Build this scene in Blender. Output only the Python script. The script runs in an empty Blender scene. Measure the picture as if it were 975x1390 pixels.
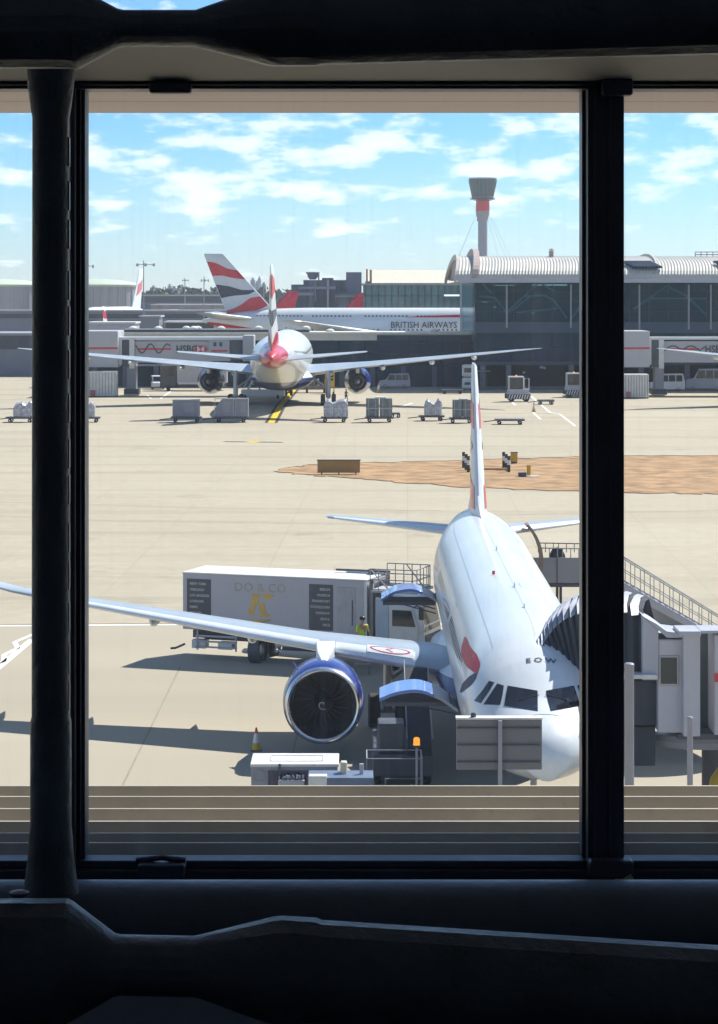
import bpy, bmesh, math, random
import numpy as np
from mathutils import Vector, Matrix
from mathutils.bvhtree import BVHTree
random.seed(7)
C = bpy.context.scene.collection
SC = bpy.context.scene
PI = math.pi
F, U0, V0, H = 3149.0, 487.5, 400.0, 14.75      # focal length in photo pixels, principal column, horizon row, eye height
def W(u, v, D): return Vector(((u-U0)*D/F, D, H-(v-V0)*D/F))
def G(u, v, z=0.0):
    D = (H-z)*F/(v-V0); return Vector(((u-U0)*D/F, D, z))
def X(u, D): return (u-U0)*D/F
def Z(v, D): return H-(v-V0)*D/F

# ---------------------------------------------------------------- materials
def nodes(name):
    m = bpy.data.materials.new(name); m.use_nodes = True
    nt = m.node_tree; b = nt.nodes['Principled BSDF']; return m, nt, b
def lin(c): return tuple(c)+(1.0,)
def noise(nt, scale, detail=4, rough=.6, vec=None, kind='Object', mscale=None):
    n = nt.nodes.new('ShaderNodeTexNoise'); n.inputs['Scale'].default_value = scale
    n.inputs['Detail'].default_value = detail; n.inputs['Roughness'].default_value = rough
    if vec is None:
        t = nt.nodes.new('ShaderNodeTexCoord'); vec = t.outputs[kind]
    if mscale:
        mp = nt.nodes.new('ShaderNodeMapping'); mp.inputs['Scale'].default_value = mscale
        nt.links.new(vec, mp.inputs['Vector']); vec = mp.outputs['Vector']
    nt.links.new(vec, n.inputs['Vector']); return n
def ramp(nt, src, stops, interp='LINEAR'):
    r = nt.nodes.new('ShaderNodeValToRGB'); r.color_ramp.interpolation = interp
    e = r.color_ramp.elements
    while len(e) < len(stops): e.new(.5)
    for i, (p, c) in enumerate(stops): e[i].position = p; e[i].color = lin(c) if len(c) == 3 else c
    nt.links.new(src, r.inputs['Fac']); return r
def mixc(nt, fac, a, b, mode='MIX'):
    m = nt.nodes.new('ShaderNodeMix'); m.data_type = 'RGBA'; m.blend_type = mode
    for k, s in ((0, fac), (6, a), (7, b)):
        if hasattr(s, 'is_linked') or hasattr(s, 'links'): nt.links.new(s, m.inputs[k])
        else: m.inputs[k].default_value = s if k == 0 else (lin(s) if len(s) == 3 else s)
    return m.outputs[2]
def mat(name, col, rough=.5, metal=0., var=.18, scale=1.5, bump=0., spec=.5, dirt=None, mscale=None, coat=0.):
    m, nt, b = nodes(name)
    n = noise(nt, scale, 5, .62, mscale=mscale)
    d = tuple(max(0, c*(1-var)) for c in col); l = tuple(min(1, c*(1+var*.6)) for c in col)
    r = ramp(nt, n.outputs['Fac'], [(.32, d), (.68, l)]); out = r.outputs['Color']
    if dirt:
        n2 = noise(nt, scale*3.1, 6, .7)
        r2 = ramp(nt, n2.outputs['Fac'], [(.52, (0, 0, 0)), (.74, (1, 1, 1))])
        out = mixc(nt, r2.outputs['Color'], out, dirt)
    nt.links.new(out, b.inputs['Base Color'])
    b.inputs['Roughness'].default_value = rough; b.inputs['Metallic'].default_value = metal
    b.inputs['Specular IOR Level'].default_value = spec; b.inputs['Coat Weight'].default_value = coat
    rr = ramp(nt, n.outputs['Fac'], [(.3, (max(0, rough-.08),)*3), (.7, (min(1, rough+.1),)*3)])
    nt.links.new(rr.outputs['Color'], b.inputs['Roughness'])
    if bump:
        bn = nt.nodes.new('ShaderNodeBump'); bn.inputs['Strength'].default_value = bump; bn.inputs['Distance'].default_value = .02
        n3 = noise(nt, scale*6, 4, .6); nt.links.new(n3.outputs['Fac'], bn.inputs['Height']); nt.links.new(bn.outputs['Normal'], b.inputs['Normal'])
    return m
M = {}
M['white'] = mat('white_paint', (.66, .67, .68), .32, var=.05, scale=.8)
M['white_dirty'] = mat('weathered_white_paint', (.68, .67, .63), .5, var=.15, scale=1.2, dirt=(.5, .47, .42))
M['grey'] = mat('grey_paint', (.28, .28, .31), .5, var=.12, scale=1)
M['lgrey'] = mat('light_grey_paint', (.42, .42, .46), .45, var=.1, scale=.8)
M['dgrey'] = mat('dark_grey_paint', (.07, .075, .09), .5, var=.2, scale=1)
M['slate'] = mat('slate_canvas', (.055, .06, .075), .8, var=.3, scale=2)
M['rubber'] = mat('black_rubber', (.018, .018, .02), .75, var=.3, scale=4)
M['black'] = mat('black_trim', (.012, .013, .016), .35, var=.2)
M['blue'] = mat('royal_blue_paint', (.012, .03, .22), .22, var=.1, coat=.5)
M['navy'] = mat('navy_paint', (.012, .017, .06), .25, var=.1, coat=.3)
M['red'] = mat('red_paint', (.60, .012, .03), .3, var=.08, coat=.3)
M['metal'] = mat('polished_metal', (.72, .73, .75), .22, 1., var=.08)
M['dullmetal'] = mat('dull_metal', (.4, .41, .42), .45, .8, var=.15)
M['alum'] = mat('bare_aluminium_skin', (.74, .77, .78), .35, .15, var=.06)
M['ribbon'] = mat('ribbon_red', (.55, .03, .04), .5, spec=.25); M['ribbonb'] = mat('ribbon_navy', (.01, .015, .06), .5, spec=.25)
M['yellow'] = mat('yellow_paint', (.62, .38, .02), .5, var=.15)
M['orange'] = mat('orange_plastic', (.75, .16, .02), .5, var=.12)
M['concretelight'] = mat('pale_roof_sheet', (.6, .6, .57), .6, var=.12, scale=.3)
M['tan'] = mat('tan_louvre_paint', (.44, .40, .34), .55, var=.12, scale=3, dirt=(.36, .32, .27))
M['frame'] = mat('dark_window_frame', (.07, .085, .125), .42, var=.25, scale=6)
M['tube'] = mat('dark_cast_steel', (.075, .11, .145), .42, var=.35, scale=5, bump=.25)
M['skin'] = mat('skin_tone', (.45, .26, .18), .6)
M['hivis'] = mat('yellow_green_vest', (.55, .75, .03), .6, var=.1, scale=4)
M['trouser'] = mat('dark_blue_cloth', (.02, .025, .05), .8)
M['gold'] = mat('gold_lettering', (.62, .40, .10), .5)
M['palegold'] = mat('faded_gold_lettering', (.42, .37, .27), .5)
def glassmat(name, tint, rough=.08, trans=.0, spec=.6):
    m, nt, b = nodes(name)
    b.inputs['Base Color'].default_value = lin(tint); b.inputs['Roughness'].default_value = rough
    b.inputs['Specular IOR Level'].default_value = spec
    if trans:
        o = nt.nodes['Material Output']; t = nt.nodes.new('ShaderNodeBsdfTransparent'); t.inputs['Color'].default_value = (.66, .92, .97, 1)
        x = nt.nodes.new('ShaderNodeMixShader'); x.inputs[0].default_value = trans
        nt.links.new(b.outputs[0], x.inputs[1]); nt.links.new(t.outputs[0], x.inputs[2]); nt.links.new(x.outputs[0], o.inputs['Surface'])
    return m
M['glass'] = glassmat('dark_cockpit_glass', (.012, .014, .02), .06)
M['cabglass'] = glassmat('dark_cab_glass', (.02, .03, .035), .06)
M['tglass'] = glassmat('teal_curtain_glass', (.003, .06, .10), .10, .6, .15)
M['tglass2'] = glassmat('smoky_lower_glass', (.012, .045, .085), .22, .25, .15)

# ---------------------------------------------------------------- mesh builder
class MB:
    def __init__(s): s.v = []; s.f = []; s.m = []
    def add(s, vs, fs, mi=0):
        o = len(s.v); s.v += [tuple(p) for p in vs]
        for f in fs: s.f.append(tuple(i+o for i in f)); s.m.append(mi)
        return s
    def box(s, x0, x1, y0, y1, z0, z1, mi=0, T=None):
        vs = [Vector((x, y, z)) for z in (z0, z1) for y in (y0, y1) for x in (x0, x1)]
        if T: vs = [T @ p for p in vs]
        return s.add(vs, [(0, 2, 3, 1), (4, 5, 7, 6), (0, 1, 5, 4), (2, 6, 7, 3), (0, 4, 6, 2), (1, 3, 7, 5)], mi)
    def prism(s, pts, dvec, mi=0):
        n = len(pts); a = [Vector(p) for p in pts]; d = Vector(dvec); b = [p+d for p in a]
        fs = [tuple(range(n)), tuple(range(2*n-1, n-1, -1))]+[(i, i+n, (i+1) % n+n, (i+1) % n) for i in range(n)]
        return s.add(a+b, fs, mi)
    def tube(s, pts, r, n=8, mi=0, caps=True):
        pts = [Vector(p) for p in pts]; rs = r if isinstance(r, (list, tuple)) else [r]*len(pts); rings = []
        up = None
        for i, p in enumerate(pts):
            d = (pts[min(i+1, len(pts)-1)]-pts[max(i-1, 0)]).normalized()
            if up is None:
                a = Vector((0, 0, 1)) if abs(d.z) < .9 else Vector((1, 0, 0))
            else: a = up
            sd = d.cross(a).normalized(); up = sd.cross(d).normalized()
            rings.append([p+(sd*math.cos(2*PI*k/n)+up*math.sin(2*PI*k/n))*rs[i] for k in range(n)])
        return s.loft(rings, mi, caps)
    def loft(s, rings, mi=0, caps=True, closed=True):
        n = len(rings[0]); vs = [p for r in rings for p in r]; fs = []
        for i in range(len(rings)-1):
            for k in range(n if closed else n-1):
                k2 = (k+1) % n
                fs.append((i*n+k, i*n+k2, (i+1)*n+k2, (i+1)*n+k))
        if caps: fs += [tuple(range(n-1, -1, -1)), tuple(range((len(rings)-1)*n, len(rings)*n))]
        return s.add(vs, fs, mi)
    def lathe(s, prof, c=(0, 0, 0), axis='Y', n=32, mi=0, caps=False):
        c = Vector(c); rings = []
        for (t, r) in prof:
            ring = []
            for k in range(n):
                a = 2*PI*k/n; x, y = r*math.cos(a), r*math.sin(a)
                ring.append(c+(Vector((x, t, y)) if axis == 'Y' else Vector((x, y, t)) if axis == 'Z' else Vector((t, x, y))))
            rings.append(ring)
        return s.loft(rings, mi, caps)
    def grid(s, fn, nu, nv, mi=0):
        vs = [fn(i/nu, j/nv) for i in range(nu+1) for j in range(nv+1)]
        fs = [(i*(nv+1)+j, (i+1)*(nv+1)+j, (i+1)*(nv+1)+j+1, i*(nv+1)+j+1) for i in range(nu) for j in range(nv)]
        return s.add(vs, fs, mi)
    def build(s, name, mats, parent=None, smooth=None, bevel=0., fix=True):
        me = bpy.data.meshes.new(name); me.from_pydata(s.v, [], s.f)
        for m in (mats if isinstance(mats, (list, tuple)) else [mats]): me.materials.append(M[m] if isinstance(m, str) else m)
        me.polygons.foreach_set('material_index', s.m)
        if fix:
            bm = bmesh.new(); bm.from_mesh(me); bmesh.ops.recalc_face_normals(bm, faces=bm.faces); bm.to_mesh(me); bm.free()
        if smooth is not None:
            me.polygons.foreach_set('use_smooth', [True]*len(me.polygons)); me.set_sharp_from_angle(angle=math.radians(smooth))
        me.update(); o = bpy.data.objects.new(name, me); C.objects.link(o)
        if parent: o.parent = parent
        if bevel:
            b = o.modifiers.new('Bevel', 'BEVEL'); b.width = bevel; b.segments = 2; b.limit_method = 'ANGLE'
        return o
def tag(o, label=None, cat=None, group=None, kind=None):
    for k, v in (('label', label), ('category', cat), ('group', group), ('kind', kind)):
        if v: o[k] = v
    return o
def thing(name, label, cat, loc=(0, 0, 0), rz=0., group=None):
    o = bpy.data.objects.new(name, None); C.objects.link(o); o.location = loc; o.rotation_euler = (0, 0, rz)
    o.empty_display_size = .3
    return tag(o, label, cat, group)
def struct(name, mb, m, **k): return tag(mb.build(name, m, **k), kind='structure')
def dup(root, loc, rz=None, label=None, scale=None):
    kids = {}
    for o in bpy.data.objects:
        if o.parent: kids.setdefault(o.parent.name, []).append(o)
    def rec(o, par):
        c = o.copy(); C.objects.link(c); c.parent = par
        for ch in kids.get(o.name, []): rec(ch, c)
        return c
    r = rec(root, None); r.location = loc
    if rz is not None: r.rotation_euler = (0, 0, rz)
    if label: r['label'] = label
    if scale: r.scale = (scale,)*3
    return r
def text(name, s, size, m, parent, loc, rot=(PI/2, 0, 0), align='LEFT', ext=.004, sx=1., bold=0.):
    cu = bpy.data.curves.new(name, 'FONT'); cu.body = s; cu.size = size; cu.extrude = ext; cu.align_x = align; cu.offset = bold
    cu.resolution_u = 2
    t = bpy.data.objects.new('tmp', cu); C.objects.link(t); bpy.context.view_layer.update()
    me = bpy.data.meshes.new_from_object(t.evaluated_get(bpy.context.evaluated_depsgraph_get())); bpy.data.objects.remove(t)
    me.materials.clear(); me.materials.append(M[m]); me.name = name
    o = bpy.data.objects.new(name, me); C.objects.link(o); o.parent = parent; o.location = loc; o.rotation_euler = rot; o.scale = (sx, 1, 1)
    return o
def pchip(xs, ys):
    xs = np.array(xs, float); ys = np.array(ys, float); h = np.diff(xs); d = np.diff(ys)/h; m = np.zeros(len(xs))
    m[0] = d[0]; m[-1] = d[-1]
    for i in range(1, len(xs)-1):
        m[i] = 0 if d[i-1]*d[i] <= 0 else 2*d[i-1]*d[i]/(d[i-1]+d[i])
    def f(x):
        x = min(max(x, xs[0]), xs[-1]); i = min(max(int(np.searchsorted(xs, x))-1, 0), len(h)-1); t = (x-xs[i])/h[i]
        return float((2*t**3-3*t*t+1)*ys[i]+(t**3-2*t*t+t)*h[i]*m[i]+(-2*t**3+3*t*t)*ys[i+1]+(t**3-t*t)*h[i]*m[i+1])
    return f

# ---------------------------------------------------------------- camera, sky, sun
cam = bpy.data.cameras.new('camera'); co = bpy.data.objects.new('camera', cam); C.objects.link(co); SC.camera = co
co.location = (0, 0, H); co.rotation_euler = (PI/2, 0, 0)
cam.sensor_fit = 'HORIZONTAL'; cam.sensor_width = 36; cam.lens = F/975*36; cam.shift_y = -(695-V0)/975
cam.clip_start = .1; cam.clip_end = 20000
SUN = Vector((.65, .60, 1.0)).normalized()
w = bpy.data.worlds.new('World'); SC.world = w; w.use_nodes = True; nt = w.node_tree
bg = nt.nodes['Background']; sky = nt.nodes.new('ShaderNodeTexSky'); sky.sky_type = 'NISHITA'; sky.sun_disc = False
sky.sun_elevation = math.asin(SUN.z); sky.sun_rotation = math.atan2(SUN.x, SUN.y); sky.air_density = 1.0; sky.dust_density = .15; sky.ozone_density = 2.5
bg.inputs['Strength'].default_value = .075
tc = nt.nodes.new('ShaderNodeTexCoord'); sep = nt.nodes.new('ShaderNodeSeparateXYZ'); nt.links.new(tc.outputs['Generated'], sep.inputs[0])
def wmath(op, a, b=None, clamp=False):
    n = nt.nodes.new('ShaderNodeMath'); n.operation = op; n.use_clamp = clamp
    for i, s in enumerate((a, b)):
        if s is None: continue
        if isinstance(s, (int, float)): n.inputs[i].default_value = s
        else: nt.links.new(s, n.inputs[i])
    return n.outputs[0]
az = wmath('ARCTAN2', sep.outputs['X'], sep.outputs['Y'])
# clouds: broken flat cumulus seen low above the horizon; rows get thinner towards it
zz = wmath('POWER', wmath('MAXIMUM', sep.outputs['Z'], 0.), .8)
comb = nt.nodes.new('ShaderNodeCombineXYZ'); nt.links.new(wmath('MULTIPLY', az, 38.), comb.inputs[0]); nt.links.new(wmath('MULTIPLY', zz, 78.), comb.inputs[1]); comb.inputs[2].default_value = 4.3
cn = nt.nodes.new('ShaderNodeTexNoise'); cn.inputs['Scale'].default_value = 1.; cn.inputs['Detail'].default_value = 7; cn.inputs['Roughness'].default_value = .55
nt.links.new(comb.outputs[0], cn.inputs['Vector'])
hi = ramp(nt, sep.outputs['Z'], [(.022, (0, 0, 0)), (.034, (.45,)*3), (.052, (.86,)*3), (.075, (1, 1, 1)), (.16, (.7,)*3), (.30, (.2,)*3)])
thr = wmath('MULTIPLY', hi.outputs['Color'], .135)
dens = wmath('ADD', cn.outputs['Fac'], thr)
cr = ramp(nt, dens, [(.56, (0, 0, 0)), (.74, (1, 1, 1))])
cr.color_ramp.interpolation = 'EASE'
cshade = ramp(nt, cn.outputs['Fac'], [(.45, (8.7, 9.7, 10.9)), (.66, (12.2, 12.3, 12.4))])
tint = ramp(nt, sep.outputs['Z'], [(.0, (.86, 1.03, 1.34)), (.03, (.68, .97, 1.30)), (.075, (.47, .85, 1.24)), (.35, (.85, 1., 1.1))])
skyc = mixc(nt, 1., sky.outputs[0], tint.outputs['Color'], 'MULTIPLY')
cfac = wmath('MULTIPLY', cr.outputs['Color'], .66)
nt.links.new(mixc(nt, cfac, skyc, cshade.outputs['Color']), bg.inputs['Color'])
sl = bpy.data.lights.new('sun', 'SUN'); sl.energy = 4.9; sl.angle = math.radians(.53); sl.color = (1, .95, .87)
so = bpy.data.objects.new('sun', sl); C.objects.link(so); so.rotation_euler = SUN.to_track_quat('Z', 'Y').to_euler(); so.location = (60, 60, 100)
vs = SC.view_settings; vs.view_transform = 'Standard'; vs.look = 'None'; vs.gamma = 1; vs.exposure = .76; vs.use_curve_mapping = False
SC.display_settings.display_device = 'sRGB'
SC.cycles.transparent_max_bounces = 24; SC.cycles.max_bounces = 6; SC.cycles.volume_bounces = 0

# ---------------------------------------------------------------- ground
m, nt_, b = nodes('apron_concrete'); nt2 = nt_
t = nt2.nodes.new('ShaderNodeTexCoord')
n1 = noise(nt2, .02, 6, .6, t.outputs['Object']); n2 = noise(nt2, .9, 6, .65, t.outputs['Object'])
n3 = noise(nt2, 1., 5, .6, t.outputs['Object'], mscale=(.008, .22, 1))      # long tyre and sweep marks across the view
c1 = ramp(nt2, n1.outputs['Fac'], [(.35, (.37, .315, .222)), (.65, (.455, .395, .295))]).outputs['Color']
c2 = mixc(nt2, .45, c1, ramp(nt2, n2.outputs['Fac'], [(.3, (.33, .283, .208)), (.7, (.455, .395, .295))]).outputs['Color'])
c3 = mixc(nt2, ramp(nt2, n3.outputs['Fac'], [(.5, (0, 0, 0)), (.72, (.55,)*3)]).outputs['Color'], c2, (.25, .21, .155))
br = nt2.nodes.new('ShaderNodeTexBrick'); br.offset = 0; br.inputs['Scale'].default_value = 1; br.inputs['Brick Width'].default_value = 7.5
br.inputs['Row Height'].default_value = 6.; br.inputs['Mortar Size'].default_value = .035; br.inputs['Mortar Smooth'].default_value = .3
br.inputs['Color1'].default_value = (1, 1, 1, 1); br.inputs['Color2'].default_value = (.965, .965, .965, 1); br.inputs['Mortar'].default_value = (.86, .85, .84, 1)
mp = nt2.nodes.new('ShaderNodeMapping'); mp.inputs['Rotation'].default_value = (0, 0, math.radians(1.2)); nt2.links.new(t.outputs['Object'], mp.inputs[0]); nt2.links.new(mp.outputs[0], br.inputs['Vector'])
c4 = mixc(nt2, 1., c3, br.outputs['Color'], 'MULTIPLY')
n5 = noise(nt2, .28, 5, .7, t.outputs['Object'])
n6 = noise(nt2, .11, 7, .75, t.outputs['Object']); c4 = mixc(nt2, ramp(nt2, n6.outputs['Fac'], [(.60, (0, 0, 0)), (.66, (.5,)*3)]).outputs['Color'], c4, (.24, .205, .15))
c5 = mixc(nt2, ramp(nt2, n5.outputs['Fac'], [(.62, (0, 0, 0)), (.78, (.5,)*3)]).outputs['Color'], c4, (.26, .23, .19))
nt2.links.new(c5, b.inputs['Base Color']); b.inputs['Roughness'].default_value = .85; b.inputs['Specular IOR Level'].default_value = .25
bn = nt2.nodes.new('ShaderNodeBump'); bn.inputs['Strength'].default_value = .15; nt2.links.new(n2.outputs['Fac'], bn.inputs['Height']); nt2.links.new(bn.outputs[0], b.inputs['Normal'])
M['apron'] = m
struct('ground', MB().add([(-9000, -3000, 0), (9000, -3000, 0), (9000, 12000, 0), (-9000, 12000, 0)], [(0, 1, 2, 3)]), 'apron')
def ground_mat(name, col, var=.2, scale=.05, stretch=None, col2=None):
    return mat(name, col, .9, var=var, scale=scale, spec=.2, mscale=stretch, dirt=col2)
M['grass'] = ground_mat('dry_grass', (.385, .235, .12), .5, .5, None, (.27, .20, .10))
M['asphalt'] = ground_mat('worn_asphalt', (.38, .33, .25), .1, .1, (.1, 1, 1))
M['linew'] = ground_mat('white_line_paint', (.75, .75, .70), .2, 1.5)
M['liney'] = ground_mat('yellow_line_paint', (.70, .45, .03), .15, 1.5)
M['lineb'] = ground_mat('black_line_border', (.06, .055, .05), .2, 1.5)
M['farfield'] = ground_mat('far_airfield', (.20, .19, .17), .35, .01, (1, 6, 1), (.30, .27, .2))
def sheet(name, pts, m, z, kind='structure'):
    return tag(MB().add([(p[0], p[1], z) for p in pts], [tuple(range(len(pts)))]).build(name, m), kind=kind)
# stand area nearer the terminal, a shade greyer than the taxiway slabs
sheet('stand_pavement', [(-60, 30), (60, 30), (60, G(0, 848).y), (-60, G(0, 848).y)], 'asphalt', .004)
# dry grass island with an uneven edge
isl = []
for (u, v) in [(374, 640), (392, 635), (415, 632), (440, 630), (520, 628), (600, 626), (700, 623), (800, 620), (900, 619), (1100, 618), (1100, 672), (975, 671), (900, 670), (800, 668), (700, 665), (620, 661), (540, 655), (480, 650), (430, 646), (395, 643)]:
    isl.append(G(u, v))
pts = []
for i, p in enumerate(isl):
    q = isl[(i+1) % len(isl)]
    for k in range(6):
        r = p.lerp(q, k/6); pts.append((r.x+random.uniform(-.3, .3), r.y+random.uniform(-.6, .6)))
tag(sheet('grass', pts, 'grass', .012, 'stuff'), 'dry brown grass of the island between taxiway and stands', 'grass')
rim = [(x*1., y) for x, y in pts]
eb = MB()
for i in range(len(pts)):
    a, c = Vector((*pts[i], 0)), Vector((*pts[(i+1) % len(pts)], 0))
    if (c-a).length < 12:
        eb.tube([a+Vector((0, 0, .0)), c+Vector((0, 0, .0))], .06, 4)
struct('grass_edging', eb, mat('earth_edge', (.22, .15, .08), .9))
def line(name, path, wd, m, z=.008):
    mb = MB(); P_ = [G(*p) for p in path]
    for a, c in zip(P_, P_[1:]):
        d = (c-a).normalized(); n = Vector((-d.y, d.x, 0))*wd/2
        mb.add([(*(a+n).xy, z), (*(a-n).xy, z), (*(c-n).xy, z), (*(c+n).xy, z)], [(0, 1, 2, 3)])
    return struct(name, mb, m)
# ---------------------------------------------------------------- the dark concourse the photo is taken from
M['inwall'] = mat('dim_interior_paint', (.55, .6, .7), .8)
M['incarpet'] = mat('dark_carpet', (.03, .035, .045), .95)
M['soffit'] = mat('brown_grey_soffit', (.44, .37, .36), .7, var=.1, scale=3, mscale=(.3, 6, 1))
M['lining'] = mat('beige_grey_lining', (.42, .40, .36), .6, var=.1)
struct('floor', MB().box(-6, 6, -3, 4.9, 13.0, 13.08), 'incarpet')
struct('ceiling', MB().box(-6, 6, -3, 4.9, 16.3, 16.4), 'inwall')
struct('wall_back', MB().box(-6, 6, -3.1, -3, 13.0, 16.4), 'inwall')
struct('wall_left', MB().box(-6.1, -6, -3.1, 5.1, 13.0, 16.4), 'inwall')
struct('wall_right', MB().box(6, 6.1, -3.1, 5.1, 13.0, 16.4), 'inwall')
B = thing('concourse_building', 'dark raised concourse with window frames and louvred ledge, where the photo is taken', 'building', (0, 5, 0))
def L(mb, name, m, **k): return mb.build(name, m, B, **k)
# the thing sits at (0,5,0): local y = world y - 5
L(MB().box(-6.1, 6.1, -.1, .1, 0, 13.0), 'wall', 'lgrey')
L(MB().box(-6.1, 6.1, -8.1, .1, 16.4, 16.6), 'roof', 'dgrey')
sof = MB().box(-6.1, 6.1, .12, 1.28, 15.245, 15.37)
for k in range(3): sof.box(-6.1, 6.1, .14+k*.375, .14+k*.375+.365, 15.240, 15.246)
L(sof, 'canopy', 'soffit', bevel=.003)
led = L(MB().box(-6.1, 6.1, .06, .72, 13.40, 13.43), 'ledge', 'tan')
for yy in (5.674, 5.553, 5.422, 5.293, 5.177, 5.085):
    MB().box(-6.1, 6.1, yy-5-.009, yy-5, 13.45, 13.55).build('slat', 'tan', led, bevel=.002)
zb, zt = Z(1181, 5), Z(115, 5)
fr = MB()
fr.box(-6.1, 6.1, -.05, .03, zb-.045, zb+.012); L(fr, 'window_sill', 'frame', bevel=.004)
L(MB().box(-6.1, 6.1, -.035, .02, zb+.012, zb+.028), 'lower_frame', 'frame', bevel=.003)
fr = MB().box(-6.1, 6.1, -.05, .03, zt-.013, zt+.012); fr.box(-6.1, 6.1, -.06, -.05, zt-.006, zt+.0); L(fr, 'upper_frame', 'frame', bevel=.003)
def mull(us, name='mullion'):
    mb = MB()
    for (u0, u1, y0, y1) in us: mb.box(X(u0, 5), X(u1, 5), y0, y1, zb+.01, zt-.005)
    return L(mb, name, 'frame', bevel=.003)
mull([(91, 117, -.02, .05), (99, 106, -.05, -.02), (109, 112, -.03, -.02)])
mull([(790, 847, -.0, .06), (795, 844, -.05, 0), (803, 806, -.06, -.05), (822, 826, -.058, -.05)])
mull([(-620, -580, -.05, .05)]); mull([(1480, 1537, -.05, .05)])
tr = MB().add([(-6, -.05, 15.204), (6, -.05, 15.204), (6, -.5, 15.236), (-6, -.5, 15.236), (-6, -.05, 15.295), (6, -.05, 15.295), (6, -.5, 15.295), (-6, -.5, 15.295)],
    [(0, 1, 2, 3), (4, 5, 6, 7), (0, 1, 5, 4), (2, 3, 7, 6), (0, 3, 7, 4), (1, 2, 6, 5)])
L(tr, 'transom_lining', 'lining', bevel=.004)
L(MB().box(-6, 6, -.04, .04, 15.95, 16.4), 'upper_wall', 'inwall')
# glass: nearly clear, a little reflective, with dust and rain streaks that catch daylight
gm, gt, gb = nodes('dusty_window_glass'); out = gt.nodes['Material Output']; gt.nodes.remove(gb)
tr_ = gt.nodes.new('ShaderNodeBsdfTransparent'); tr_.inputs[0].default_value = (.955, .975, .985, 1)
gl = gt.nodes.new('ShaderNodeBsdfGlossy'); gl.inputs['Roughness'].default_value = .02
fz = gt.nodes.new('ShaderNodeFresnel'); fz.inputs['IOR'].default_value = 1.25
x1 = gt.nodes.new('ShaderNodeMixShader'); gt.links.new(fz.outputs[0], x1.inputs[0]); gt.links.new(tr_.outputs[0], x1.inputs[1]); gt.links.new(gl.outputs[0], x1.inputs[2])
tl = gt.nodes.new('ShaderNodeBsdfTranslucent'); tl.inputs[0].default_value = (.85, .88, .92, 1)
s1 = noise(gt, 1, 6, .7, mscale=(60, 1, 1.6)); s2 = noise(gt, 1, 5, .6, mscale=(14, 1, 5)); s3 = noise(gt, 42, 3, .5)
r1 = ramp(gt, s1.outputs['Fac'], [(.52, (0, 0, 0)), (.8, (.045,)*3)]); r2 = ramp(gt, s2.outputs['Fac'], [(.3, (.012,)*3), (.8, (.022,)*3)]); r3 = ramp(gt, s3.outputs['Fac'], [(.77, (0, 0, 0)), (.82, (.05,)*3)])
ad = mixc(gt, 1., r1.outputs['Color'], r2.outputs['Color'], 'ADD'); ad = mixc(gt, 1., ad, r3.outputs['Color'], 'ADD')
x2 = gt.nodes.new('ShaderNodeMixShader'); gt.links.new(ad, x2.inputs[0]); gt.links.new(x1.outputs[0], x2.inputs[1]); gt.links.new(tl.outputs[0], x2.inputs[2]); gt.links.new(x2.outputs[0], out.inputs['Surface'])
M['pane'] = gm
for (u0, u1) in ((-582, 98), (117, 790), (847, 1480)):
    L(MB().box(X(u0, 5), X(u1, 5), .0, .006, zb+.012, zt-.01), 'window_pane', 'pane')
L(MB().box(-6, 6, .0, .006, 15.3, 15.95), 'upper_pane', 'pane')
L(MB().box(-6.1, 6.1, -.03, .03, 13.0, zb-.04), 'spandrel', 'inwall')
# structural tubes inside the glass
def tube_x(name, secs, Y, ry, label):
    t = thing(name, label, 'steel tube', (0, Y, 0)); rings = []
    fu = pchip([s[0] for s in secs], [s[1] for s in secs]); 
    for (u, vc, r) in secs:
        ring = []; rr = r*Y/F
        for k in range(16):
            a = 2*PI*(k+.5)/16
            c, s_ = math.cos(a), math.sin(a); q = 1/max(abs(c)*.92+abs(s_)*.39, abs(c)*.39+abs(s_)*.92)*.93
            ring.append(Vector((X(u, Y), c*ry*(rr/.08)**.5*q, Z(vc, Y)+s_*rr*q)))
        rings.append(ring)
    MB().loft(rings).build('tube_body', 'tube', t, smooth=22, bevel=.004)
    return t
t = tube_x('lower_truss_tube', [(-5200, 1305, 88), (-120, 1305, 88), (90, 1305, 88), (98, 1305, 84), (155, 1310, 44), (163, 1310, 42), (262, 1312, 42), (272, 1312, 44), (372, 1318, 76), (384, 1318, 77), (430, 1319, 75), (436, 1320, 73), (1100, 1366, 77), (1900, 1420, 80), (6200, 1420, 80)], 4.0, .075,
    'faceted dark cast steel tube running low across the bottom, in front of the sill pipe')
MB().lathe([(0, .0), (0, .016), (.006, .017), (.008, .012), (.009, .0)], (X(26, 4), -.0, Z(1216, 4)), 'Z', 14).build('bolt', 'frame', t, smooth=40)
t = tube_x('upper_truss_tube', [(-5200, 38, 58), (-120, 38, 58), (92, 38, 58), (104, 38, 60), (160, 38, 28), (168, 38, 26), (266, 38, 26), (274, 38, 29), (368, 34, 59), (384, 34, 59), (430, 34, 59), (436, 33, 58), (1100, 10, 64), (1900, -20, 64), (6200, -20, 64)], 4.0, .075,
    'faceted dark cast steel tube running across the top, above the window head')
t = thing('sill_pipe', 'thick round blue-grey pipe lying along the window sill', 'steel pipe', (0, 4.72, 0))
MB().tube([(-6, 0, Z(1262, 4.72)), (6, 0, Z(1262, 4.72))], 66*4.72/F, 40).build('pipe_body', mat('blue_grey_pipe_paint', (.10, .135, .18), .42, var=.2, scale=6, bump=.1), t, smooth=40)
Yp = 4.6; k = Yp/F
t = thing('upright_pipe', 'dark round upright pipe with flared foot beside the left mullion', 'steel pipe', (X(69, Yp), Yp, 0))
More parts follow.
